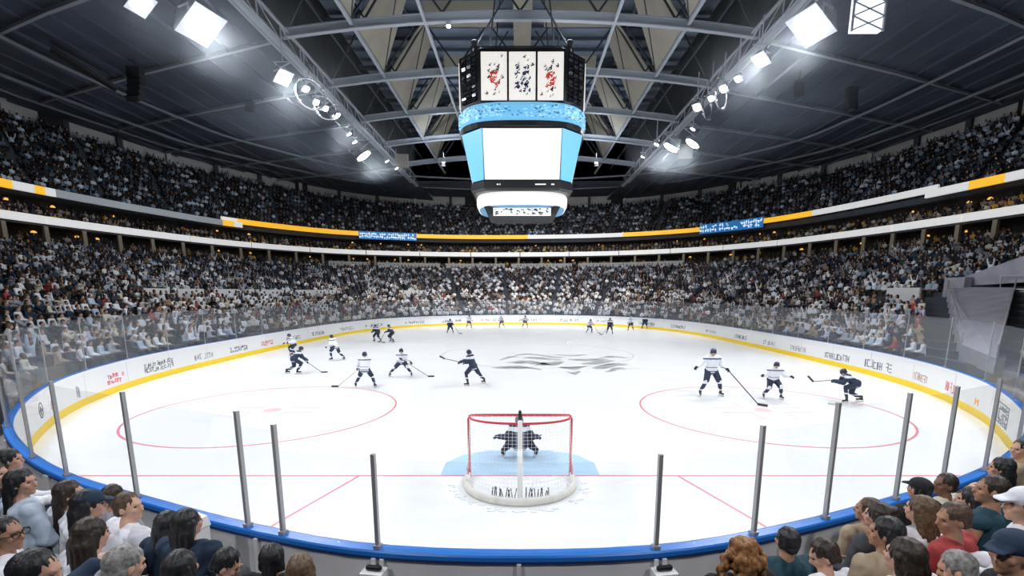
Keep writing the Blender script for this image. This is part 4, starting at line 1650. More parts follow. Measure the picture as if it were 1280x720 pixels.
def floodlight(loc, size, power, label, lens, lit5=False):
    x, y, z = loc
    root = empty('floodlight', loc, label=label, cat='floodlight', group='floodlights along the catwalks')
    aim = Vector((-x * 0.75, (33 - y) * 0.5 - 6 if y < 40 else 2.0, -z)).normalized() if y > 0 else Vector((-x * 0.5, 12, -z)).normalized()
    if y > 59.5:
        aim = Vector((0, 0.9, -1)).normalized()
    R = aim.to_track_quat('-Z', 'Y').to_matrix()
    g = Geo()
    a, b = size / 2, size * 0.36
    for zz0, zz1, w0, w1 in ((0.0, 0.35, a, b), (0.35, 0.6, b, b * 0.8)):
        g.loft([[R @ Vector((w0 * cx, w0 * cy, zz0 * size)) for cx, cy in ((-1, -1), (1, -1), (1, 1), (-1, 1))],
                [R @ Vector((w1 * cx, w1 * cy, zz1 * size)) for cx, cy in ((-1, -1), (1, -1), (1, 1), (-1, 1))]])
    obj('housing', g, M_chrome, root)
    g = Geo()
    g.ell(R @ Vector((0, 0, -0.01)), (a * 0.88, a * 0.88, 0.05 * size + 0.02), R, 16, 6)
    obj('lens', g, lens, root, True)
    g = Geo()
    for s in (-1, 1):
        g.bar(R @ Vector((s * a * 1.1, 0, 0.25 * size)), Vector((s * a * 1.1, 0, size * 0.9)), 0.05, 0.07)
    g.bar(Vector((-a * 1.1, 0, size * 0.9)), Vector((a * 1.1, 0, size * 0.9)), 0.05, 0.07)
    g.bar(Vector((0, 0, size * 0.9)), Vector((0, 0, max(size, 20.45 - z))), 0.06, 0.06)
    obj('yoke', g, M_steel, root)
    if not power and size <= 0.5 and z < 20:
        ld = bpy.data.lights.new('stand_fill_lamp', 'SPOT')  # outward spot added to small fixtures to brighten the stands
        ld.energy = STAND_FILL
        ld.spot_size = math.radians(104)
        ld.spot_blend = 1.0
        ld.shadow_soft_size = 0.6
        ld.color = (0.78, 0.88, 1.0)
        lo = bpy.data.objects.new('stand_fill_lamp', ld)
        COL.objects.link(lo)
        lo.parent = root
        sx = 1 if x > 0 else -1
        lo.location = (sx * 0.5, 0, 0.1)
        lo.rotation_euler = Vector((sx * 1.0, 0.5 if y > 40 else 0.0, -0.62)).to_track_quat('-Z', 'Y').to_euler()
    if power:
        ld = bpy.data.lights.new('lamp', 'SPOT')
        ld.energy = power
        ld.spot_size = math.radians(125)
        ld.spot_blend = 0.8
        ld.shadow_soft_size = 0.5
        ld.color = (0.95, 0.97, 1.0)
        lo = bpy.data.objects.new('lamp', ld)
        COL.objects.link(lo)
        lo.parent = root
        lo.location = aim * 0.35
        lo.rotation_euler = aim.to_track_quat('-Z', 'Y').to_euler()
        if lit5:
            ld = bpy.data.lights.new('roof_fill_lamp', 'POINT')  # added point light, brightens the far roof
            ld.energy = 650
            ld.shadow_soft_size = 0.3
            ld.color = (0.8, 0.9, 1.0)
            lo = bpy.data.objects.new('roof_fill_lamp', ld)
            COL.objects.link(lo)
            lo.parent = root
            lo.location = (0, 0.5, 1.2)
    return root


HAZE = 0.009
PW = 3900
STAND_FILL = 2100
LIGHTS = [(-18.4, 26.1, 18, 1.1, 0, 1), (-16.7, 28.0, 18, 1.9, 1, 1), (-15.4, 34.2, 18, 1.05, 1, 1), (-14.95, 36.5, 18.2, 0.5, 0, 1), (-15.0, 38.3, 18, 0.5, 0, 0), (-14.9, 39.8, 18.1, 0.5, 0, 0), (-14.7, 41.4, 18.1, 0.8, 1, 1),
          (-15.1, 45.5, 18, 0.5, 0, 0), (-15.4, 47.8, 18, 0.5, 0, 0), (-16.0, 52.4, 18, 1.7, 1, 1), (-14.6, 56.0, 18.4, 0.5, 0, 0), (-14.3, 59.0, 18.4, 0.5, 0, 0), (-4.9, 36.6, 22.2, 0.3, 0, 1),
          (15.3, 28.1, 18, 1.9, 1, 1), (14.5, 31.8, 18, 0.95, 1, 1), (14.3, 34.4, 18, 0.5, 0, 0), (14.1, 36.2, 18.1, 0.6, 0, 1), (13.8, 37.6, 18, 0.5, 0, 0), (13.4, 39.3, 18, 0.7, 0, 0),
          (16.2, 48.3, 18, 1.5, 1, 1), (14.6, 49.6, 18, 1.6, 1, 1), (13.2, 49.6, 18.3, 0.5, 0, 1), (14.8, 44.2, 18, 0.5, 0, 0), (13.2, 55.0, 18.6, 0.5, 0, 0),
          (-15.5, 18.0, 18, 1.5, 1, 1), (15.5, 18.0, 18, 1.5, 1, 1), (-15.5, 8.0, 18, 1.5, 1, 1), (15.5, 8.0, 18, 1.5, 1, 1), (-9, 60, 19, 0.5, 5, 1), (9, 60, 19, 0.5, 5, 1),  # last pair here added to brighten the far end
          (-9.0, -7.0, 17, 1.2, 2, 1), (9.0, -7.0, 17, 1.2, 2, 1)]  # unseen pair added over the near stand to brighten board backs
cnt = {}
for nm, sx in (('left', -1), ('right', 1)):
    for q, (yy, rr_) in enumerate(((37.6, 1.0), (40.2, 0.8))):
        g = Geo()
        pts = [(rr_ * 0.75 * math.cos(a), rr_ * 1.7 * math.cos(a) * 0.5, rr_ * math.sin(a)) for a in np.linspace(0, 2 * PI, 21)[:-1]]
        g.ring_tube(pts, 0.07, 6, closed=True)
        for a in (0.6, 2.2, 3.9, 5.3):
            g.ell((rr_ * 0.75 * math.cos(a), rr_ * 0.85 * math.cos(a), rr_ * math.sin(a)), (0.16, 0.16, 0.12), None, 8, 5)
        g.bar((0, 0, rr_), (0, 0, rr_ + 1.3), 0.05, 0.05)
        o = obj('cable_loop', g, M_chrome, None, True)
        o.location = (sx * (14.5 if sx > 0 else 15.1), yy, 18.3)
        tag(o, 'shiny looped cable bundle on the %s catwalk, %s of two' % (nm, ('nearer', 'farther')[q]), 'cable')
for x, y, z, sz, lit, bright in LIGHTS:
    sd = 'left' if x < 0 else 'right'
    cnt[sd] = cnt.get(sd, 0) + 1
    floodlight((x, y, z), sz, PW * (1.3 if sz > 1.4 else 1) * (3.2 if lit == 5 else 1) if lit else 0,
               '%s floodlight on the %s catwalk, %s in line' % ('large glaring' if sz > 1.3 else ('bright' if bright else 'small chrome'), sd,
                ['first', 'second', 'third', 'fourth', 'fifth', 'sixth', 'seventh', 'eighth', 'ninth', 'tenth', 'eleventh', 'twelfth', 'thirteenth', 'fourteenth', 'fifteenth', 'sixteenth', 'seventeenth', 'eighteenth'][cnt[sd] - 1]),
               M_lens if bright else M_lensd, lit == 5)

for nm, loc, n, sc, lab in [('speaker_array', (-30.0, 41.0, 21.4), 6, 0.62, 'tall black hanging speaker array at upper left'), ('speaker_array', (-23.6, 45.5, 20.6), 3, 0.4, 'small black hanging speaker left of the floodlights'),
                            ('speaker_array', (28.6, 45.0, 21.5), 5, 0.5, 'black hanging speaker array at upper right'), ('speaker_array', (22.4, 42.0, 20.8), 4, 0.4, 'black hanging speakers near the right catwalk')]:
    root = empty(nm, loc, label=lab, cat='speaker')
    g = Geo()
    g.bar((0, 0, 0.9), (0, 0, 0.1), 0.05, 0.05)
    g.box((0, 0, 0.05), (0.9 * sc * 2, 0.5, 0.1))
    obj('hanger', g, M_steeld, root)
    for k in range(n):
        g = Geo()
        R = Matrix.Rotation(0.08 * k * k * 0.3, 3, 'X')
        g.box((0, -0.03 * k * k * sc, -sc * 0.35 - k * sc * 0.66), (1.6 * sc, 0.9 * sc, 0.6 * sc), R)
        obj('speaker_box', g, M_blackm, root)
# long diagonal dark truss beside the left speaker array
g = Geo()
a, b = Vector((-32.6, 36.8, 20.9)), Vector((-30.4, 39.4, 19.3))
g.bar(a, b, 0.7, 0.25)
g.bar(a + Vector((0, 0, .5)), b + Vector((0, 0, 0.9)), 0.2, 0.2)
tag(obj('support_bracket', g, M_blackm), 'black sloping bracket beside the upper left speaker array', 'bracket')
root = empty('lit_banner_frame', (17.6, 27.2, 18.0), label='bright latticed light box at the top right of the picture', cat='light box')
g = Geo()
g.box((0, 0, 0.6), (1.5, 0.3, 2.6))
obj('diffuser', g, mat('diffuser', (0.9, 0.9, 0.9), 0.5, emit=1.1, ecol=(0.9, 0.94, 1.0)), root)
g = Geo()
for k in range(4):
    g.bar((-0.8, -0.2, -0.7 + k * 0.65), (0.8, -0.2, -0.05 + k * 0.65), 0.05, 0.05)
    g.bar((0.8, -0.2, -0.7 + k * 0.65), (-0.8, -0.2, -0.05 + k * 0.65), 0.05, 0.05)
for x in (-0.8, 0.8):
    g.bar((x, -0.2, -0.75), (x, -0.2, 2.0), 0.08, 0.08)
g.bar((0, 0, 2), (0, 0, 3), 0.06, 0.06)
obj('lattice', g, M_steel, root)
for s, y in ((-1, 60.5), (1, 56.5)):
    g = Geo()
    g.box((0, 0, 0), (1.5, 0.2, 1.5))
    o = obj('acoustic_baffle', g, M_beige)
    o.location = (s * (14.0 if s < 0 else 18.3), y, 19.6)
    tag(o, 'square beige panel hanging %s of the scoreboard behind the floodlights' % ('left' if s < 0 else 'right'), 'baffle')

# haze lit by the floodlights, as the photo shows under the roof
hz = bpy.data.materials.new('haze')
hz.use_nodes = True
hz.node_tree.nodes.clear()
ho = hz.node_tree.nodes.new('ShaderNodeOutputMaterial')
hv = hz.node_tree.nodes.new('ShaderNodeVolumeScatter')
hv.inputs['Color'].default_value = (0.82, 0.90, 1.0, 1)
hv.inputs['Density'].default_value = HAZE
hv.inputs['Anisotropy'].default_value = 0.3
hz.node_tree.links.new(hv.outputs[0], ho.inputs['Volume'])
for sx, nm in ((-1, 'left'), (1, 'right')):
    g = Geo()
    g.ell((0, 0, 0), (7.5, 24, 3.2), None, 20, 12)
    o = obj('haze', g, hz, None, True)
    o.location = (sx * 16.5, 38, 18.2)
    tag(o, 'pale haze glowing round the floodlights of the %s catwalk' % nm, 'haze', kind='stuff')

# ------------------------------------------------------------------ players
M_jw = stripe_mat('jersey_white_banded', (0.78, 0.80, 0.86), (0.03, 0.05, 0.11), [(0.08, 0.16), (0.21, 0.25), (0.40, 0.43), (0.80, 0.86)])
M_jd = stripe_mat('jersey_navy_banded', (0.015, 0.028, 0.065), (0.70, 0.73, 0.80), [(0.08, 0.13), (0.74, 0.90)])
M_sockw = stripe_mat('sock_white_banded', (0.74, 0.76, 0.80), (0.02, 0.03, 0.07), [(0.18, 0.62)])
M_sockd = stripe_mat('sock_navy_banded', (0.015, 0.025, 0.055), (0.65, 0.68, 0.72), [(0.35, 0.45)])
M_skate = mat('skate_black', (0.012, 0.012, 0.015), 0.4)
M_blade = mat('skate_blade', (0.6, 0.6, 0.62), 0.3, metal=0.6)
M_helw = mat('helmet_white', (0.72, 0.74, 0.78), 0.3)
M_helt = mat('helmet_navy', (0.02, 0.03, 0.07), 0.3)
M_stick = mat('stick_dark', (0.03, 0.03, 0.035), 0.4)
M_stickp = mat('stick_pale', (0.55, 0.53, 0.50), 0.4)


def skate_at(J, k, yaw, root):
    A = J['A' + k]
    R = Matrix.Rotation(yaw, 3, 'Z')
    g = Geo()
    g.cap(A + Vector((0, 0, 0.04)), 0.058, A + R @ Vector((0, 0.0, -0.04)), 0.052, 8)
    g.cap(A + R @ Vector((0, -0.03, -0.055)), 0.046, A + R @ Vector((0, 0.15, -0.065)), 0.04, 8)
    sk = link('skate', remesh(g, 0.018, 2, 'skate'), M_skate, root)
    g = Geo()
    g.bar(A + R @ Vector((0, -0.1, -0.14)), A + R @ Vector((0, 0.2, -0.14)), 0.012, 0.04)
    for y in (-0.05, 0.13):
        g.bar(A + R @ Vector((0, y, -0.13)), A + R @ Vector((0, y, -0.08)), 0.02, 0.06)
    obj('blade', g, M_blade, sk)


def glove_at(W, d, root, m):
    g = Geo()
    d = d.normalized()
    u = Vector((0, 0, 1)) if abs(d.z) < 0.8 else Vector((0, 1, 0))
    x = d.cross(u).normalized()
    pn = x.cross(d).normalized() * -1
    g.cap(W - d * 0.06, 0.062, W + d * 0.02, 0.055, 8)
    g.ell(W + d * 0.06, (0.055, 0.05, 0.05), None, 8, 6)
    for k in (-1.5, -0.5, 0.5, 1.5):
        b = W + d * 0.085 + x * k * 0.027
        mid = b + d * 0.05 + pn * 0.02
        g.cap(b, 0.018, mid, 0.017, 6)
        g.cap(mid, 0.017, mid + pn * 0.05 - d * 0.01, 0.014, 6)
    g.cap(W + d * 0.03 + x * 0.045, 0.02, W + d * 0.075 + x * 0.075 + pn * 0.03, 0.016, 6)
    link('glove', remesh(g, 0.013, 2, 'glove'), m, root)


def helmet(J, root, m, mask=False):
    g = Geo()
    H, R = J['H'], J['R']
    at = lambda x, y, z: H + R @ Vector((x, y, z))
    g.ell(at(0, -0.01, 0.045), (0.103, 0.125, 0.098), R, 14, 8)
    for s in (-1, 1):
        g.ell(at(s * 0.085, -0.02, -0.01), (0.03, 0.05, 0.06), R, 8, 6)
    g.cap(at(-0.05, -0.09, -0.01), 0.045, at(0.05, -0.09, -0.01), 0.045, 8)
    if mask:
        g.ell(at(0, 0.03, -0.03), (0.105, 0.105, 0.125), R, 14, 8)
    h = link('helmet', remesh(g, 0.015, 2, 'helmet'), m, root)
    g = Geo()
    pts = [at(0.085 * math.cos(a), 0.035 + 0.085 * math.sin(a), 0.01) for a in np.linspace(0.25, PI - 0.25, 9)]
    pts2 = [at(0.085 * math.cos(a), 0.035 + 0.085 * math.sin(a), -0.035) for a in np.linspace(0.25, PI - 0.25, 9)]
    g.add(pts + pts2, [(i, i + 1, i + 10, i + 9) for i in range(8)])
    obj('visor', g, mat('visor_dark', (0.05, 0.06, 0.08), 0.1), h)


def player(label, x, y, yaw, team, pz=0.86, lean=0.35, fl=(-0.3, 0.05), fr=(0.3, 0.05), hl=(-0.25, 0.45, 0.95), hr=(0.2, 0.5, 0.9), stick=None,
           scale=1.0, hy=0.0, hp=-0.1, side=0.0, stick_pale=False, goalie=False, top=None, footyaw=(0.25, -0.25)):
    """facing +Y in its own frame; yaw turns it"""
    J = skeleton((0, 0, pz), lean, side, hl, hr, (fl[0], fl[1], 0.165), (fr[0], fr[1], 0.165), hy, hp, kneepole=(0, 1, 0.1))
    cat = 'person'
    root = empty('hockey_player' if not goalie else 'goalkeeper', (x, y, 0.004), yaw, label, cat)
    root.scale = (scale,) * 3
    link('body', remesh(body_geo(J, hands=False, feet=False), 0.02, 2), skinm('light'), root)
    dark = team == 'dark'
    g = shirt_geo(J, 'long', 2.2)
    for s in 'LR':
        g.cap(J['S' + s], 0.105, J['S' + s].lerp(J['E' + s], 0.45), 0.088, 8)
    g.cap(J['P'] + Vector((-0.07, 0, 0.02)), 0.165, J['P'] + Vector((0.07, 0, 0.02)), 0.165, 10)
    link('jersey', remesh(g, 0.024, 4, 'jersey'), M_jd if dark else M_jw, root)
    g = Geo()
    for s, k in ((-1, 'L'), (1, 'R')):
        g.cap(J['P'] + Vector((s * 0.06, 0, -0.04)), 0.15, J['H' + k], 0.145, 9)
        g.cap(J['H' + k], 0.145, J['H' + k].lerp(J['K' + k], 0.85), 0.115, 9)
    link('hockey_trousers', remesh(g, 0.024, 3, 'hockey_trousers'), M_navy, root)
    for k in 'LR':
        g = Geo()
        r0 = 0.085 if not goalie else 0.12
        g.cap(J['K' + k] + Vector((0, 0, 0.03)), r0, J['K' + k].lerp(J['A' + k], 0.5), r0 * 0.92, 9)
        g.cap(J['K' + k].lerp(J['A' + k], 0.5), r0 * 0.92, J['A' + k] + Vector((0, 0, 0.05)), r0 * 0.62, 9)
        link('leg_pad' if goalie else 'sock', remesh(g, 0.02, 2, 'sock'), M_navy if goalie else (M_sockd if dark else M_sockw), root)
        skate_at(J, k, footyaw[0] if k == 'L' else footyaw[1], root)
        glove_at(J['W' + k], J['W' + k] - J['E' + k], root, M_navy if dark else M_blackm)
    helmet(J, root, M_helt if dark else (M_helw if not top else M_helt), goalie)
    if stick:
        topk, blade, bdir = stick
        T = J['W' + topk] + (J['W' + topk] - J['E' + topk]).normalized() * 0.06
        B = Vector(blade)
        st = empty('hockey_stick', (x, y, 0.004), yaw, 'hockey stick held by the ' + label.replace('by the far left boards, ', 'far left, '), 'hockey stick')
        st.scale = (scale,) * 3
        if len(' '.join([st['label']]).split()) > 16:
            st['label'] = ' '.join(st['label'].split()[:16])
        g = Geo()
        ext = (T - B).normalized() * 0.12
        g.bar(T + ext, B, 0.03, 0.022)
        obj('shaft', g, M_stickp if stick_pale else M_stick, st)
        g = Geo()
        e = B + Vector(bdir).normalized() * 0.3
        g.bar(B - Vector(bdir).normalized() * 0.02, e, 0.02, 0.075)
        obj('stick_blade', g, M_stick, st)
    return root


player('white player at the left boards, hidden behind a bent navy one', -15.2, 32.2, 2.4, 'white', 0.8, 0.5, stick=('L', (-0.8, 0.6, 0.03), (-1, 0.2, 0)), top=1)
player('bent navy player near the left boards, leaning right', -11.9, 25.0, -1.0, 'dark', 0.78, 0.75, (-0.2, -0.35), (0.2, 0.12), (-0.1, 0.62, 0.72), (0.25, 0.6, 0.62), stick=('R', (0.5, 1.25, 0.03), (0.4, 1, 0)))
player('white player gliding left with dark trousers, left of centre', -11.6, 30.1, 1.3, 'white', 0.88, 0.45, (-0.2, 0.2), (0.2, -0.42), (-0.3, 0.4, 0.9), (0.25, 0.5, 0.85), top=1)
player('white player seen from the back, stick to the left', -6.95, 21.2, 0.12, 'white', 0.84, 0.32, (-0.42, 0.0), (0.42, -0.1), (-0.38, 0.42, 0.85), (-0.05, 0.5, 1.0), stick=('R', (-1.25, 0.25, 0.04), (-1, 0.1, 0)), stick_pale=True, top=1)
player('white player in a wide stance, stick reaching right', -6.0, 24.2, 3.3, 'white', 0.74, 0.5, (-0.45, 0.2), (0.62, 0.0), (-0.45, 0.45, 0.78), (0.05, 0.5, 0.95), stick=('R', (-1.3, 0.5, 0.04), (-1, 0.1, 0)), top=1)
player('navy player left of centre, stick raised to the left', -2.15, 21.8, 1.15, 'dark', 0.88, 0.35, (-0.35, 0.1), (0.5, -0.3), (-0.1, 0.62, 1.05), (0.2, 0.5, 0.98), stick=('R', (0.15, 1.65, 1.12), (0.1, 1, 0.35)))
player('navy player by the far left boards, nearer of two', -12.4, 41.8, 2.9, 'dark', 0.8, 0.5, stick=('L', (-0.8, 0.7, 0.03), (-1, 0, 0)))
player('navy player by the far left boards, right of two', -11.0, 41.4, 2.2, 'dark', 0.82, 0.5, stick=('R', (0.6, 0.9, 0.03), (1, 0.2, 0)))
player('far navy player left of the centre emblem, bent low', -7.3, 50.2, 3.4, 'dark', 0.82, 0.45, stick=('L', (-0.9, 0.5, 0.03), (-1, 0, 0)))
player('far white player against the far boards, leftmost', -6.2, 58.2, 3.6, 'white', 0.84, 0.5, top=1)
player('tiny white player at the far boards, left of the scoreboard line', -2.2, 59.2, 2.8, 'white', 0.8, 0.6)
player('tiny white player at the far boards under the scoreboard', 0.6, 59.2, 3.3, 'white', 0.8, 0.6, top=1)
player('far navy and white player right of the scoreboard, crouching', 7.3, 51.0, 3.5, 'white', 0.78, 0.6, top=1, stick=('L', (-0.8, 0.6, 0.03), (-1, 0, 0)))
player('far navy player right of the scoreboard, upright', 9.2, 49.4, 3.1, 'dark', 0.9, 0.2, stick=('R', (0.8, 0.6, 0.03), (1, 0, 0)))
player('far white player at the far right boards', 12.5, 54.2, 2.6, 'white', 0.84, 0.4)
player('tiny navy player furthest right at the far boards', 14.6, 56.4, 2.9, 'dark', 0.84, 0.3)
player('tall white player facing the camera in the right circle', 7.85, 19.45, PI, 'white', 0.92, 0.12, (-0.36, 0.05), (0.36, 0.05), (-0.42, 0.25, 1.02), (0.58, 0.2, 1.08), stick=('L', (-1.0, 1.5, 0.04), (-0.7, 0.8, 0)), scale=1.16, top=1)
player('crouching white player on the right faceoff spot, arms out', 10.15, 18.95, 3.0, 'white', 0.78, 0.4, (-0.3, 0.15), (0.3, 0.0), (-0.48, 0.4, 0.98), (0.5, 0.35, 1.0), top=1)
player('navy player bending low on the right, stick to the left', 12.95, 18.2, 1.45, 'dark', 0.76, 0.95, (-0.16, 0.34), (0.16, -0.36), (-0.1, 0.78, 0.86), (0.1, 0.7, 0.8), stick=('L', (0.1, 1.5, 0.78), (0.0, 0.7, 0.7)), hp=0.3)
player('navy goalkeeper crouching in the blue crease behind the net', 0.0, 11.75, 0.05, 'dark', 0.42, 0.75, (-0.42, 0.1), (0.42, 0.1), (-0.55, 0.35, 0.5), (0.48, 0.45, 0.45), stick=('R', (0.1, 0.85, 0.05), (-1, 0.1, 0)), goalie=True)
st = empty('hockey_stick', (12.0, 17.6, 0.01), label='pale hockey stick blade lying on the ice below the bent navy player', cat='hockey stick')
g = Geo()
g.bar((0, 0, 0.03), (1.0, 0.1, 0.05), 0.03, 0.025)
obj('shaft', g, M_stickp, st)
g = Geo()
g.bar((-0.28, 0.22, 0.04), (0.02, 0, 0.04), 0.02, 0.07)
obj('stick_blade', g, M_stickp, st)

# ------------------------------------------------------------------ spectators close to the camera
FG = [  # head position, body yaw, look, garment and pose of each person near the camera
    dict(label='woman with long black hair in pale blue sweater, profile right, left edge cluster', head=(-4.49, 4.1, 2.51), yaw=-0.5, hair='long', hcol='black', skin='light', shirt='pale_blue', sleeve='long', p='lap', hy=-0.9, hp=0, scale=1.04),
    dict(label='woman with long dark brown hair in white top, looking right along the boards', head=(-4.17, 4.2, 2.36), yaw=-0.4, hair='long', hcol='dark_brown', skin='light', shirt='white', sleeve='long', p='lap', hy=-0.8, hp=0, scale=1.04),
    dict(label='person in navy cap and white top behind the large brown-haired woman', head=(-3.58, 3.75, 2.46), yaw=-0.3, hair='bob', hcol='black', skin='light', shirt='white', sleeve='long', p='lap', hy=-0.5, hp=0.1, cap='navy', scale=1.04),
    dict(label='man with short dark brown hair and grey top against the rail at left', head=(-4.22, 4.7, 2.12), yaw=-0.2, hair='short', hcol='dark_brown', skin='tan', shirt='grey', sleeve='long', p='lap', hy=0.2, hp=0.1, scale=1.04),
    dict(label='broad man with short brown hair in white tee, profile right, left of rail', head=(-3.69, 4.25, 2.21), yaw=-0.5, hair='short', hcol='brown', skin='fair', shirt='white', sleeve='short', p='wide', hy=-1.0, hp=0, scale=1.15),
    dict(label='woman with long dark brown hair in white jersey, back to camera, lower left', head=(-3.12, 3.25, 2.46), yaw=-0.25, hair='long', hcol='dark_brown', skin='light', shirt='white', sleeve='long', p='lap', hy=-0.1, hp=0.15, scale=1.04),
    dict(label='person bending in pale jersey at the bottom edge, left', head=(-2.42, 2.7, 2.55), yaw=-0.3, hair='short', hcol='grey', skin='fair', shirt='pale_blue', sleeve='long', p='lean', hy=-0.2, hp=0.3, scale=1.04),
    dict(label='person with black bob in navy coat, left of the long-haired woman', head=(-3.14, 4.0, 2.16), yaw=-0.2, hair='bob', hcol='black', skin='light', shirt='navy', sleeve='long', p='lap', hy=0.3, hp=0, scale=1.04),
    dict(label='woman with long black hair and navy coat beside the white pillar', head=(-2.74, 3.7, 2.32), yaw=-0.1, hair='long', hcol='black', skin='light', shirt='navy', sleeve='long', p='lap', hy=-0.3, hp=0, scale=1.04),
    dict(label='dark-haired person in charcoal at the bottom edge below the navy coats', head=(-2.19, 2.85, 2.44), yaw=0, hair='bob', hcol='black', skin='light', shirt='charcoal', sleeve='long', p='lap', hy=0.0, hp=0, scale=1.04),
    dict(label='person with glasses and short black hair, profile right, bottom left corner', head=(-3.52, 3.05, 2.57), yaw=-0.7, hair='short', hcol='black', skin='tan', shirt='white', sleeve='long', p='lap', hy=-0.8, hp=0, glasses=True, scale=1.04),
    dict(label='person in navy jacket stretching an arm along the bottom left edge', head=(-2.53, 2.3, 2.75), yaw=-0.6, hair='short', hcol='black', skin='light', shirt='navy', sleeve='long', p='reach', hy=-0.7, hp=0.2, scale=1.04),
    dict(label='dark-haired person in black cut by the left picture edge', head=(-5.07, 4.4, 2.47), yaw=-0.6, hair='long', hcol='dark_brown', skin='light', shirt='black', sleeve='long', p='lap', hy=-0.7, hp=0, scale=1.04),
    dict(label='black-haired person in white top furthest along the left rail', head=(-5.88, 5.3, 2.3), yaw=-0.6, hair='bob', hcol='black', skin='light', shirt='white', sleeve='long', p='lap', hy=-0.6, hp=0, scale=1.04),
    dict(label='person in black with black hair, left of the dark blond woman', head=(-2.04, 3.65, 2.04), yaw=0.0, hair='hood', hcol='black', skin='light', shirt='black', sleeve='long', p='lap', hy=0, hp=0, scale=1.04),
    dict(label='woman with long dark blond hair at the bottom edge, left of the gate post', head=(-1.64, 3.3, 2.15), yaw=0.0, hair='long', hcol='dark_blond', skin='fair', shirt='black', sleeve='long', p='lap', hy=0.1, hp=0, scale=1.04),
    dict(label='bent person in white jersey with black scarf, between the black-haired people', head=(-2.3, 3.45, 2.1), yaw=-0.4, hair='short', hcol='black', skin='light', shirt='white', sleeve='long', p='lean', hy=-0.8, hp=0.6, scarf='black', scale=1.04),
    dict(label='woman with big curly auburn hair in black top, right of the gate', head=(1.57, 3.15, 2.37), yaw=0.1, hair='curly', hcol='auburn', skin='fair', shirt='black', sleeve='short', p='lap', hy=0.1, hp=0, scale=1.04),
    dict(label='man with short black hair in teal shirt beside the curly auburn hair', head=(2.25, 3.75, 2.14), yaw=0.1, hair='short', hcol='black', skin='tan', shirt='teal', sleeve='short', p='lap', hy=0.0, hp=0, scale=1.04),
    dict(label='person in white sleeves leaning left beside the teal shirted man', head=(2.37, 3.45, 2.18), yaw=0.3, hair='short', hcol='dark_brown', skin='light', shirt='white', sleeve='long', p='reach', hy=0.9, hp=0.5, scale=1.04),
    dict(label='brown-haired man in tan top close to the rail at right', head=(3.36, 4.35, 2.13), yaw=0.2, hair='short', hcol='brown', skin='tan', shirt='tan', sleeve='long', p='lap', hy=0.6, hp=0, scale=1.04),
    dict(label='woman with dark hair in a bun and charcoal top, right cluster', head=(3.15, 3.95, 2.26), yaw=0.3, hair='bun', hcol='dark_brown', skin='light', shirt='charcoal', sleeve='long', p='lap', hy=0.3, hp=0, scale=1.04),
    dict(label='woman with long black hair and tan top, right cluster', head=(2.74, 3.35, 2.42), yaw=0.3, hair='long', hcol='black', skin='tan', shirt='tan', sleeve='long', p='lap', hy=0.7, hp=0, scale=1.04),
    dict(label='woman with smooth dark brown hair at the bottom edge, right side', head=(2.43, 2.8, 2.55), yaw=0.2, hair='long', hcol='dark_brown', skin='light', shirt='white', sleeve='long', p='lap', hy=0.2, hp=0, scale=1.04),
    dict(label='person in black cap against the right rail', head=(4.18, 4.75, 2.17), yaw=0.2, hair='short', hcol='black', skin='tan', shirt='black', sleeve='long', p='lap', hy=0.1, hp=0, cap='black', scale=1.04),
    dict(label='woman with dark blond bob in white tee, back to camera, right cluster', head=(3.42, 3.85, 2.37), yaw=0.25, hair='bob', hcol='dark_blond', skin='fair', shirt='white', sleeve='short', p='lap', hy=0.2, hp=0, scale=1.04),
    dict(label='man with brown skin in cream top, profile left, by the right rail', head=(4.58, 4.9, 2.16), yaw=0.5, hair='short', hcol='dark_brown', skin='brown', shirt='cream', sleeve='long', p='lap', hy=1.0, hp=0, scale=1.04),
    dict(label='brown-haired person leaning forward in red top, right cluster', head=(3.28, 3.4, 2.51), yaw=0.5, hair='short', hcol='brown', skin='tan', shirt='red', sleeve='short', p='lap', hy=0.9, hp=0.2, scale=1.04),
    dict(label='black-haired person in white tee behind the profile man, right cluster', head=(4.33, 4.35, 2.23), yaw=0.4, hair='bob', hcol='black', skin='light', shirt='white', sleeve='short', p='lap', hy=0.5, hp=0, scale=1.04),
    dict(label='person in sleeveless teal top with bare arms, right edge cluster', head=(3.89, 3.75, 2.59), yaw=0.5, hair='short', hcol='dark_brown', skin='tan', shirt='teal', sleeve='none', p='wide', hy=0.6, hp=0, scale=1.04),
    dict(label='black-haired person in charcoal top further along the right rail', head=(5.36, 5.1, 2.27), yaw=0.5, hair='long', hcol='black', skin='light', shirt='charcoal', sleeve='long', p='lap', hy=0.4, hp=0, scale=1.04),
    dict(label='black-haired person in tan patterned top at the far end of the right rail', head=(6.09, 5.6, 2.32), yaw=0.6, hair='short', hcol='black', skin='fair', shirt='tan', sleeve='long', p='lap', hy=1.0, hp=0, scale=1.04),
    dict(label='person in white cap and white shirt cut by the right picture edge', head=(3.41, 3.05, 2.78), yaw=0.6, hair='short', hcol='black', skin='fair', shirt='white', sleeve='long', p='lap', hy=0.6, hp=0, cap='white', scale=1.04),
    dict(label='person in navy cap, profile left, bottom right corner', head=(2.72, 2.45, 2.78), yaw=0.8, hair='short', hcol='dark_brown', skin='tan', shirt='black', sleeve='long', p='lap', hy=1.0, hp=0, cap='navy', scale=1.04),
    dict(label='bent person in red and white top at the bottom edge, right cluster', head=(2.98, 3.0, 2.34), yaw=0.4, hair='short', hcol='grey', skin='fair', shirt='red', sleeve='long', p='lean', hy=0.5, hp=0.4, scale=1.04),
]
for kw in FG:
    spectator(**kw)

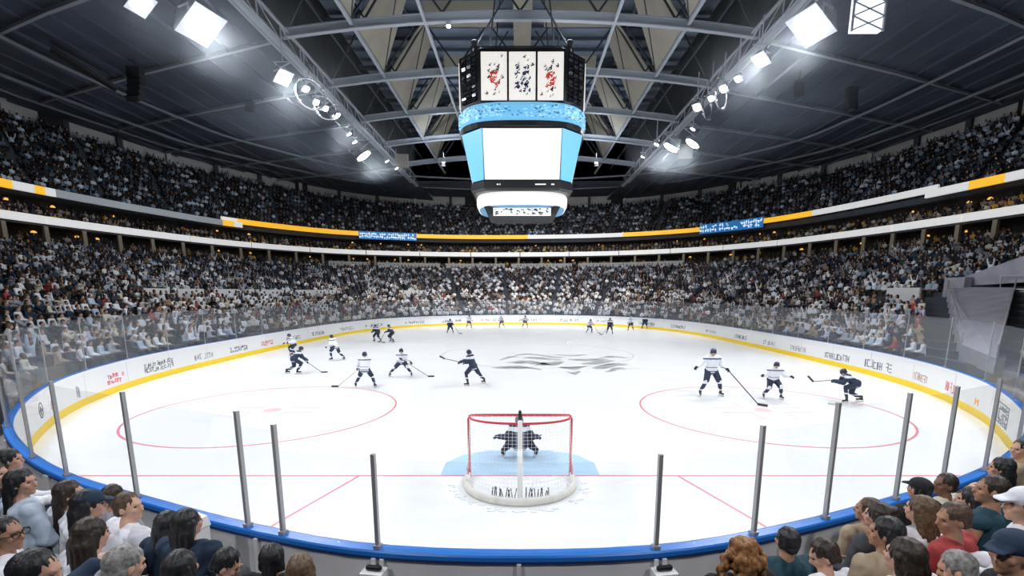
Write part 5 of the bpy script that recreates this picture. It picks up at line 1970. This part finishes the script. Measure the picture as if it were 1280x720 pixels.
bn = empty('white_pillar', (-3.78, 5.2, 0.0), -0.5, 'slim white pillar standing behind the near boards beside the long-haired women', 'pillar')
bn.scale = (0.8, 0.8, 1.27)
g = Geo()
g.loft([[(-0.1, -0.1, 0), (0.1, -0.1, 0), (0.1, 0.1, 0), (-0.1, 0.1, 0)], [(-0.13, -0.13, 1.2), (0.13, -0.13, 1.2), (0.13, 0.13, 1.2), (-0.13, 0.13, 1.2)]])
obj('shaft', g, M_white, bn)
g = Geo()
g.loft([[(-0.145, -0.145, 1.2), (0.145, -0.145, 1.2), (0.145, 0.145, 1.2), (-0.145, 0.145, 1.2)], [(-0.12, -0.12, 1.29), (0.12, -0.12, 1.29), (0.12, 0.12, 1.29), (-0.12, 0.12, 1.29)]])
obj('cap', g, M_white, bn)
g = Geo()
g.box((0, -0.125, 0.55), (0.2, 0.02, 0.5))
obj('front_panel', g, M_steeld, bn)

# ------------------------------------------------------------------ spectators in the stands
CAM = Vector((0, 0, 4.2))
TH = math.radians(10)
FPX = 600.0


def to_px(x, y, z):
    z -= CAM.z
    dep = y * math.cos(TH) - z * math.sin(TH)
    up = y * math.sin(TH) + z * math.cos(TH)
    return (650 + FPX * x / dep, 471.8 - FPX * up / dep) if dep > 0.5 else (-9999, -9999)


def on_ramp(x, y):
    P = [(17.2, 16.3), (18.6, 21.9), (28.6, 34.5), (30.2, 27.4)]
    sgn = [(P[(i + 1) % 4][0] - P[i][0]) * (y - P[i][1]) - (P[(i + 1) % 4][1] - P[i][1]) * (x - P[i][0]) for i in range(4)]
    return all(v < 0 for v in sgn) or all(v > 0 for v in sgn)


seats = []   # x, y, z, yaw, tier, row, side
AISLE_L = np.arange(-PI, PI, PI / 17)
for k in range(NROW - 1):
    rf = low_r((k + 0.72) / NROW)
    p = -PI
    while p < PI:
        r = float(rf(p))
        x, y, _ = pol(p, r, 0)
        p2 = p
        p += 0.58 / r
        if y < 8.2 or x * x + y * y < 60:
            continue
        if abs(((p2 + 0.04 + PI / 34) % (PI / 17)) - PI / 34) < 0.36 / r:
            continue
        if k in (ROWP - 1, ROWP) and -0.04 < p2 < 0.11:
            continue
        if k == ROWP and rng.random() < 0.55:
            continue
        if on_ramp(x, y) or (x > 24.5 and 25.0 < y < 29.0 and x < 32.5 and k > 6) or (x > 25.8 and 28.9 < y < 33.8 and x < 32.5 and k > 8):
            continue
        if rng.random() < 0.035:
            continue
        seats.append((x, y, low_z(k), p2, 0, k))
for k in range(NUP):
    rf = up_r((k + 0.72) / NUP)
    zf = up_z(k)
    p = -PI
    while p < PI:
        r = float(rf(p))
        x, y, _ = pol(p, r, 0)
        p2 = p
        p += 0.56 / r
        if y < 6 or abs(((p2 + PI / 44) % (PI / 22)) - PI / 44) < 0.3 / r or rng.random() < 0.04:
            continue
        seats.append((x, y, float(zf(p2)), p2, 1, k))
for lvl, dz, dr in ((2, 10.62, 0.72), (2, 11.1, 1.55), (2, 11.6, 2.38), (3, 8.55, 1.05), (3, 8.75, 2.2)):
    p = -PI
    while p < PI:
        r = float(RK(p)) + dr
        x, y, _ = pol(p, r, 0)
        p2 = p
        p += 0.62 / r
        if y < 6 or rng.random() < (0.12 if lvl == 2 else 0.45):
            continue
        seats.append((x, y, dz, p2, lvl, 0))
vis = []
for s in seats:
    u, v = to_px(s[0], s[1], s[2] + 0.8)
    if -230 < u < 1510 and -60 < v < 800:
        vis.append((s, u, v))
inpic = sorted([q for q in vis if 2 < q[1] < 1278 and 0 < q[2] < 715 and q[0][4] == 0 and q[0][5] < 13],
               key=lambda q: q[0][0] ** 2 + q[0][1] ** 2)
NIND = 300 - len(FG) - 20
ind = set(id(q[0]) for q in inpic[:NIND])

# templates for individual people in the stands
TP = {}
for pn in ('lap', 'clap', 'chin', 'up', 'wide'):
    J = pose(pn)
    TP[pn] = dict(body=remesh(body_geo(J), 0.022, 2), shirt=remesh(shirt_geo(J, 'long', 1.1), 0.03, 3, 'shirt'), trousers=remesh(trousers_geo(J), 0.035, 3, 'trousers'))
    for hs in ('short', 'bob', 'pony'):
        TP[pn]['hair_' + hs] = remesh(hair_geo(J, hs), 0.022, 1, 'hair')
    for me in TP[pn].values():
        me.materials.append(None)


def dup_part(name, me, m, parent):
    o = bpy.data.objects.new(name, me)
    COL.objects.link(o)
    o.parent = parent
    o.material_slots[0].link = 'OBJECT'
    o.material_slots[0].material = m
    return o


ORD = ['first', 'second', 'third', 'fourth', 'fifth', 'sixth', 'seventh', 'eighth', 'ninth', 'tenth', 'eleventh', 'twelfth', 'thirteenth', 'fourteenth', 'fifteenth', 'sixteenth',
       'seventeenth', 'eighteenth', 'nineteenth', 'twentieth']
TENS = {2: 'twenty', 3: 'thirty', 4: 'forty', 5: 'fifty', 6: 'sixty', 7: 'seventy', 8: 'eighty', 9: 'ninety'}


def ordinal(n):
    if n <= 20:
        return ORD[n - 1]
    if n % 10 == 0:
        return TENS[n // 10][:-1] + 'ieth'
    return TENS[min(9, n // 10)] + '-' + ORD[n % 10 - 1]


SHN = {'white': 'white', 'pale_blue': 'pale blue', 'grey': 'grey', 'navy': 'navy', 'black': 'black', 'tan': 'tan', 'red': 'red', 'cream': 'cream', 'charcoal': 'charcoal'}
PON = {'lap': '', 'clap': ' clapping', 'chin': ' leaning', 'up': ' arms raised', 'wide': ''}
rowcount = {}
for q in sorted([q for q in inpic[:NIND]], key=lambda q: (q[0][5], q[0][1])):
    (x, y, z, p, tier, k), u, v = q
    side = 'left' if x < 0 else 'right'
    n = rowcount[(side, k)] = rowcount.get((side, k), 0) + 1
    pn = rng.choice(['lap', 'lap', 'clap', 'chin', 'up', 'wide', 'wide'], p=[.2, .2, .15, .15, .05, .15, .1])
    hs = rng.choice(['short', 'bob', 'pony'], p=[.55, .33, .12])
    sh = rng.choice(['white', 'pale_blue', 'grey', 'navy', 'black', 'tan', 'red', 'cream', 'charcoal'], p=[.38, .1, .12, .08, .12, .05, .02, .08, .05])
    hc = rng.choice(['black', 'dark_brown', 'brown', 'dark_blond', 'grey'], p=[.35, .3, .2, .1, .05])
    sk = rng.choice(['fair', 'light', 'tan', 'brown'], p=[.3, .4, .2, .1])
    jitter = rng.uniform(-.25, .25)
    root = empty('spectator', (x, y, z - 0.06), p + PI / 2 + jitter,
                 '%s top%s, %s hair, row %s behind %s glass, %s from near end' % (SHN[sh], PON[pn], hc.replace('_', ' '), ORD[k], side, ordinal(n)),
                 'person', 'spectators behind the %s glass' % side)
    root.scale = (float(rng.uniform(0.92, 1.04)),) * 3
    T = TP[pn]
    dup_part('body', T['body'], skinm(sk), root)
    dup_part('shirt', T['shirt'], clothm(sh), root)
    dup_part('trousers', T['trousers'], clothm(rng.choice(['charcoal', 'navy', 'black'])), root)
    dup_part('hair', T['hair_' + hs], hairm(hc), root)


# the rest of the crowd: one object
def low_person(pn, hs):
    J = pose(pn)
    parts = []

    def tri(g):
        V = np.array(g.v)
        F = []
        for f in g.f:
            for i in range(1, len(f) - 1):
                F.append((f[0], f[i], f[i + 1]))
        return V, np.array(F)

    sk, ha, shr, tr = Geo(), Geo(), Geo(), Geo()
    sk.ell(J['H'] + Vector((0, 0.01, -0.01)), (0.08, 0.095, 0.12), None, 6, 4)
    for k in 'LR':
        sk.ell(J['W' + k], (0.05, 0.06, 0.05), None, 4, 3)
    ha.ell(J['H'] + Vector((0, -0.03, 0.03)), (0.1, 0.105, 0.115), None, 6, 4)
    if hs == 1:
        ha.ring_tube([J['H'] + Vector((0, -0.05, 0)), J['H'] + Vector((0, -0.09, -0.28))], [0.1, 0.06], 5)
    P, C, N = J['P'], J['C'], J['N']
    for a, b, w0, w1, d0, d1 in ((P, C, 0.19, 0.23, 0.13, 0.13), (C, N, 0.23, 0.08, 0.13, 0.07)):
        rings = []
        for c, w, d in ((a, w0, d0), (b, w1, d1)):
            rings.append([c + Vector((w * math.cos(t), d * math.sin(t), 0)) for t in np.linspace(0, 2 * PI, 7)[:-1]])
        shr.loft(rings, caps=False)
    for k in 'LR':
        shr.ring_tube([J['S' + k], J['E' + k], J['W' + k]], [0.075, 0.06, 0.045], 4, caps=False)
        tr.ring_tube([J['H' + k], J['K' + k], J['A' + k]], [0.1, 0.075, 0.05], 4, caps=False)
    out = []
    o = 0
    VV, FF, PID = [], [], []
    for i, g_ in enumerate((sk, ha, shr, tr)):
        V, F = tri(g_)
        VV.append(V)
        FF.append(F + o)
        PID.append(np.full(len(V), i))
        o += len(V)
    return np.concatenate(VV), np.concatenate(FF), np.concatenate(PID)


LP = [low_person(a, b) for a, b in (('lap', 0), ('clap', 0), ('chin', 1), ('wide', 1), ('up', 0), ('lap', 1))]
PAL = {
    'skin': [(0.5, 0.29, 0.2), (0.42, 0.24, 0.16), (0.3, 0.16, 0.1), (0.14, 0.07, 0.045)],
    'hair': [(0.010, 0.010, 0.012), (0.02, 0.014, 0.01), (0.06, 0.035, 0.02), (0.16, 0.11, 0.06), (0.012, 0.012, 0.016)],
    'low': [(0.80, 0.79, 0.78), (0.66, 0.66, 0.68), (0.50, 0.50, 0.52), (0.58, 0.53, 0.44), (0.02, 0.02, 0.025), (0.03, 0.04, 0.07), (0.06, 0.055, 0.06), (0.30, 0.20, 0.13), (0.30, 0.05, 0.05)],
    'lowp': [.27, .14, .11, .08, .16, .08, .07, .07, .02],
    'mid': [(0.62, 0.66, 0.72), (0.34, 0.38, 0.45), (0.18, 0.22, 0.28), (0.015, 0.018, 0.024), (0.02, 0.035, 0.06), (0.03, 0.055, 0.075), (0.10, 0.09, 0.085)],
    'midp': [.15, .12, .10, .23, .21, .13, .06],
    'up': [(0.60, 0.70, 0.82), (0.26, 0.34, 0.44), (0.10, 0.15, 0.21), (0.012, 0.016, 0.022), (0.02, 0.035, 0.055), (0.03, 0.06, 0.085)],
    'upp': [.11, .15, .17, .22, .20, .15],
    'club': [(0.60, 0.56, 0.50), (0.30, 0.27, 0.24), (0.03, 0.03, 0.03), (0.05, 0.06, 0.09), (0.70, 0.38, 0.06), (0.30, 0.21, 0.12)],  # club clothing brightened to make up for the shade there
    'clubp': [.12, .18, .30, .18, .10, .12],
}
V_, F_, C_ = [], [], []
o = 0
ncrowd = 0
for (s, u, v) in vis:
    if id(s) in ind:
        continue
    x, y, z, p, tier, k = s
    V, F, pid = LP[rng.choice(6, p=[.25, .17, .17, .17, .035, .205])]
    sc = rng.uniform(0.9, 1.07)
    a = p + PI / 2 + rng.uniform(-.3, .3)
    ca, sa = math.cos(a), math.sin(a)
    W = V * sc
    W = np.stack([W[:, 0] * ca - W[:, 1] * sa + x + rng.uniform(-.06, .06), W[:, 0] * sa + W[:, 1] * ca + y + rng.uniform(-.05, .05), W[:, 2] + z - 0.06 + (0.0 if rng.random() < .9 else 0.1)], 1)
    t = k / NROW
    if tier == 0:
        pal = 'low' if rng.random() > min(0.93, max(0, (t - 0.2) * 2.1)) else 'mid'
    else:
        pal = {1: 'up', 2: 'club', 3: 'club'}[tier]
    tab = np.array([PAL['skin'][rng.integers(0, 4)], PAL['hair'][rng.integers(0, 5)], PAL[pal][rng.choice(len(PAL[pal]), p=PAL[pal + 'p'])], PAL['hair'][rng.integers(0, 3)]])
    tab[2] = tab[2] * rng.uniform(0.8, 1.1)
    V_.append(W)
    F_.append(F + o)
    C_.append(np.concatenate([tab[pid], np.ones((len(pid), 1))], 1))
    o += len(V)
    ncrowd += 1
V_ = np.concatenate(V_)
F_ = np.concatenate(F_)
C_ = np.clip(np.concatenate(C_), 0, 1)
me = bpy.data.meshes.new('crowd')
me.vertices.add(len(V_))
me.vertices.foreach_set('co', V_.astype(np.float32).ravel())
me.loops.add(len(F_) * 3)
me.loops.foreach_set('vertex_index', F_.astype(np.int32).ravel())
me.polygons.add(len(F_))
me.polygons.foreach_set('loop_start', np.arange(0, len(F_) * 3, 3, dtype=np.int32))
me.update(calc_edges=True)
at = me.attributes.new('cloth', 'FLOAT_COLOR', 'POINT')
at.data.foreach_set('color', C_.astype(np.float32).ravel())
me.materials.append(attr_mat('crowd_cloth'))
cr = link('crowd', me, None)
tag(cr, 'seated crowd filling the lower, club and upper stands all around', 'crowd', kind='stuff')
print('crowd', ncrowd, 'tris', len(F_), 'individuals', NIND)

# ------------------------------------------------------------------ camera, world, view
cd = bpy.data.cameras.new('camera')
cam = bpy.data.objects.new('camera', cd)
COL.objects.link(cam)
cam.location = CAM
cam.rotation_euler = (PI / 2 - TH, 0, 0)
cd.sensor_width = 36
cd.lens = FPX / 1280 * 36
cd.shift_x = -10 / 1280
cd.shift_y = 111.8 / 1280
cd.clip_start = 0.05
cd.clip_end = 500
scene.camera = cam
w = bpy.data.worlds.new('world')
scene.world = w
w.use_nodes = True
w.node_tree.nodes['Background'].inputs['Color'].default_value = (0.5, 0.65, 1.0, 1)
w.node_tree.nodes['Background'].inputs['Strength'].default_value = 0.02
scene.view_settings.view_transform = 'Standard'
scene.view_settings.look = 'None'
scene.view_settings.gamma = 1
scene.view_settings.use_curve_mapping = False
scene.view_settings.exposure = 0.0
scene.cycles.max_bounces = 8
scene.cycles.transparent_max_bounces = 16
scene.cycles.use_denoising = True
scene.cycles.sample_clamp_indirect = 4
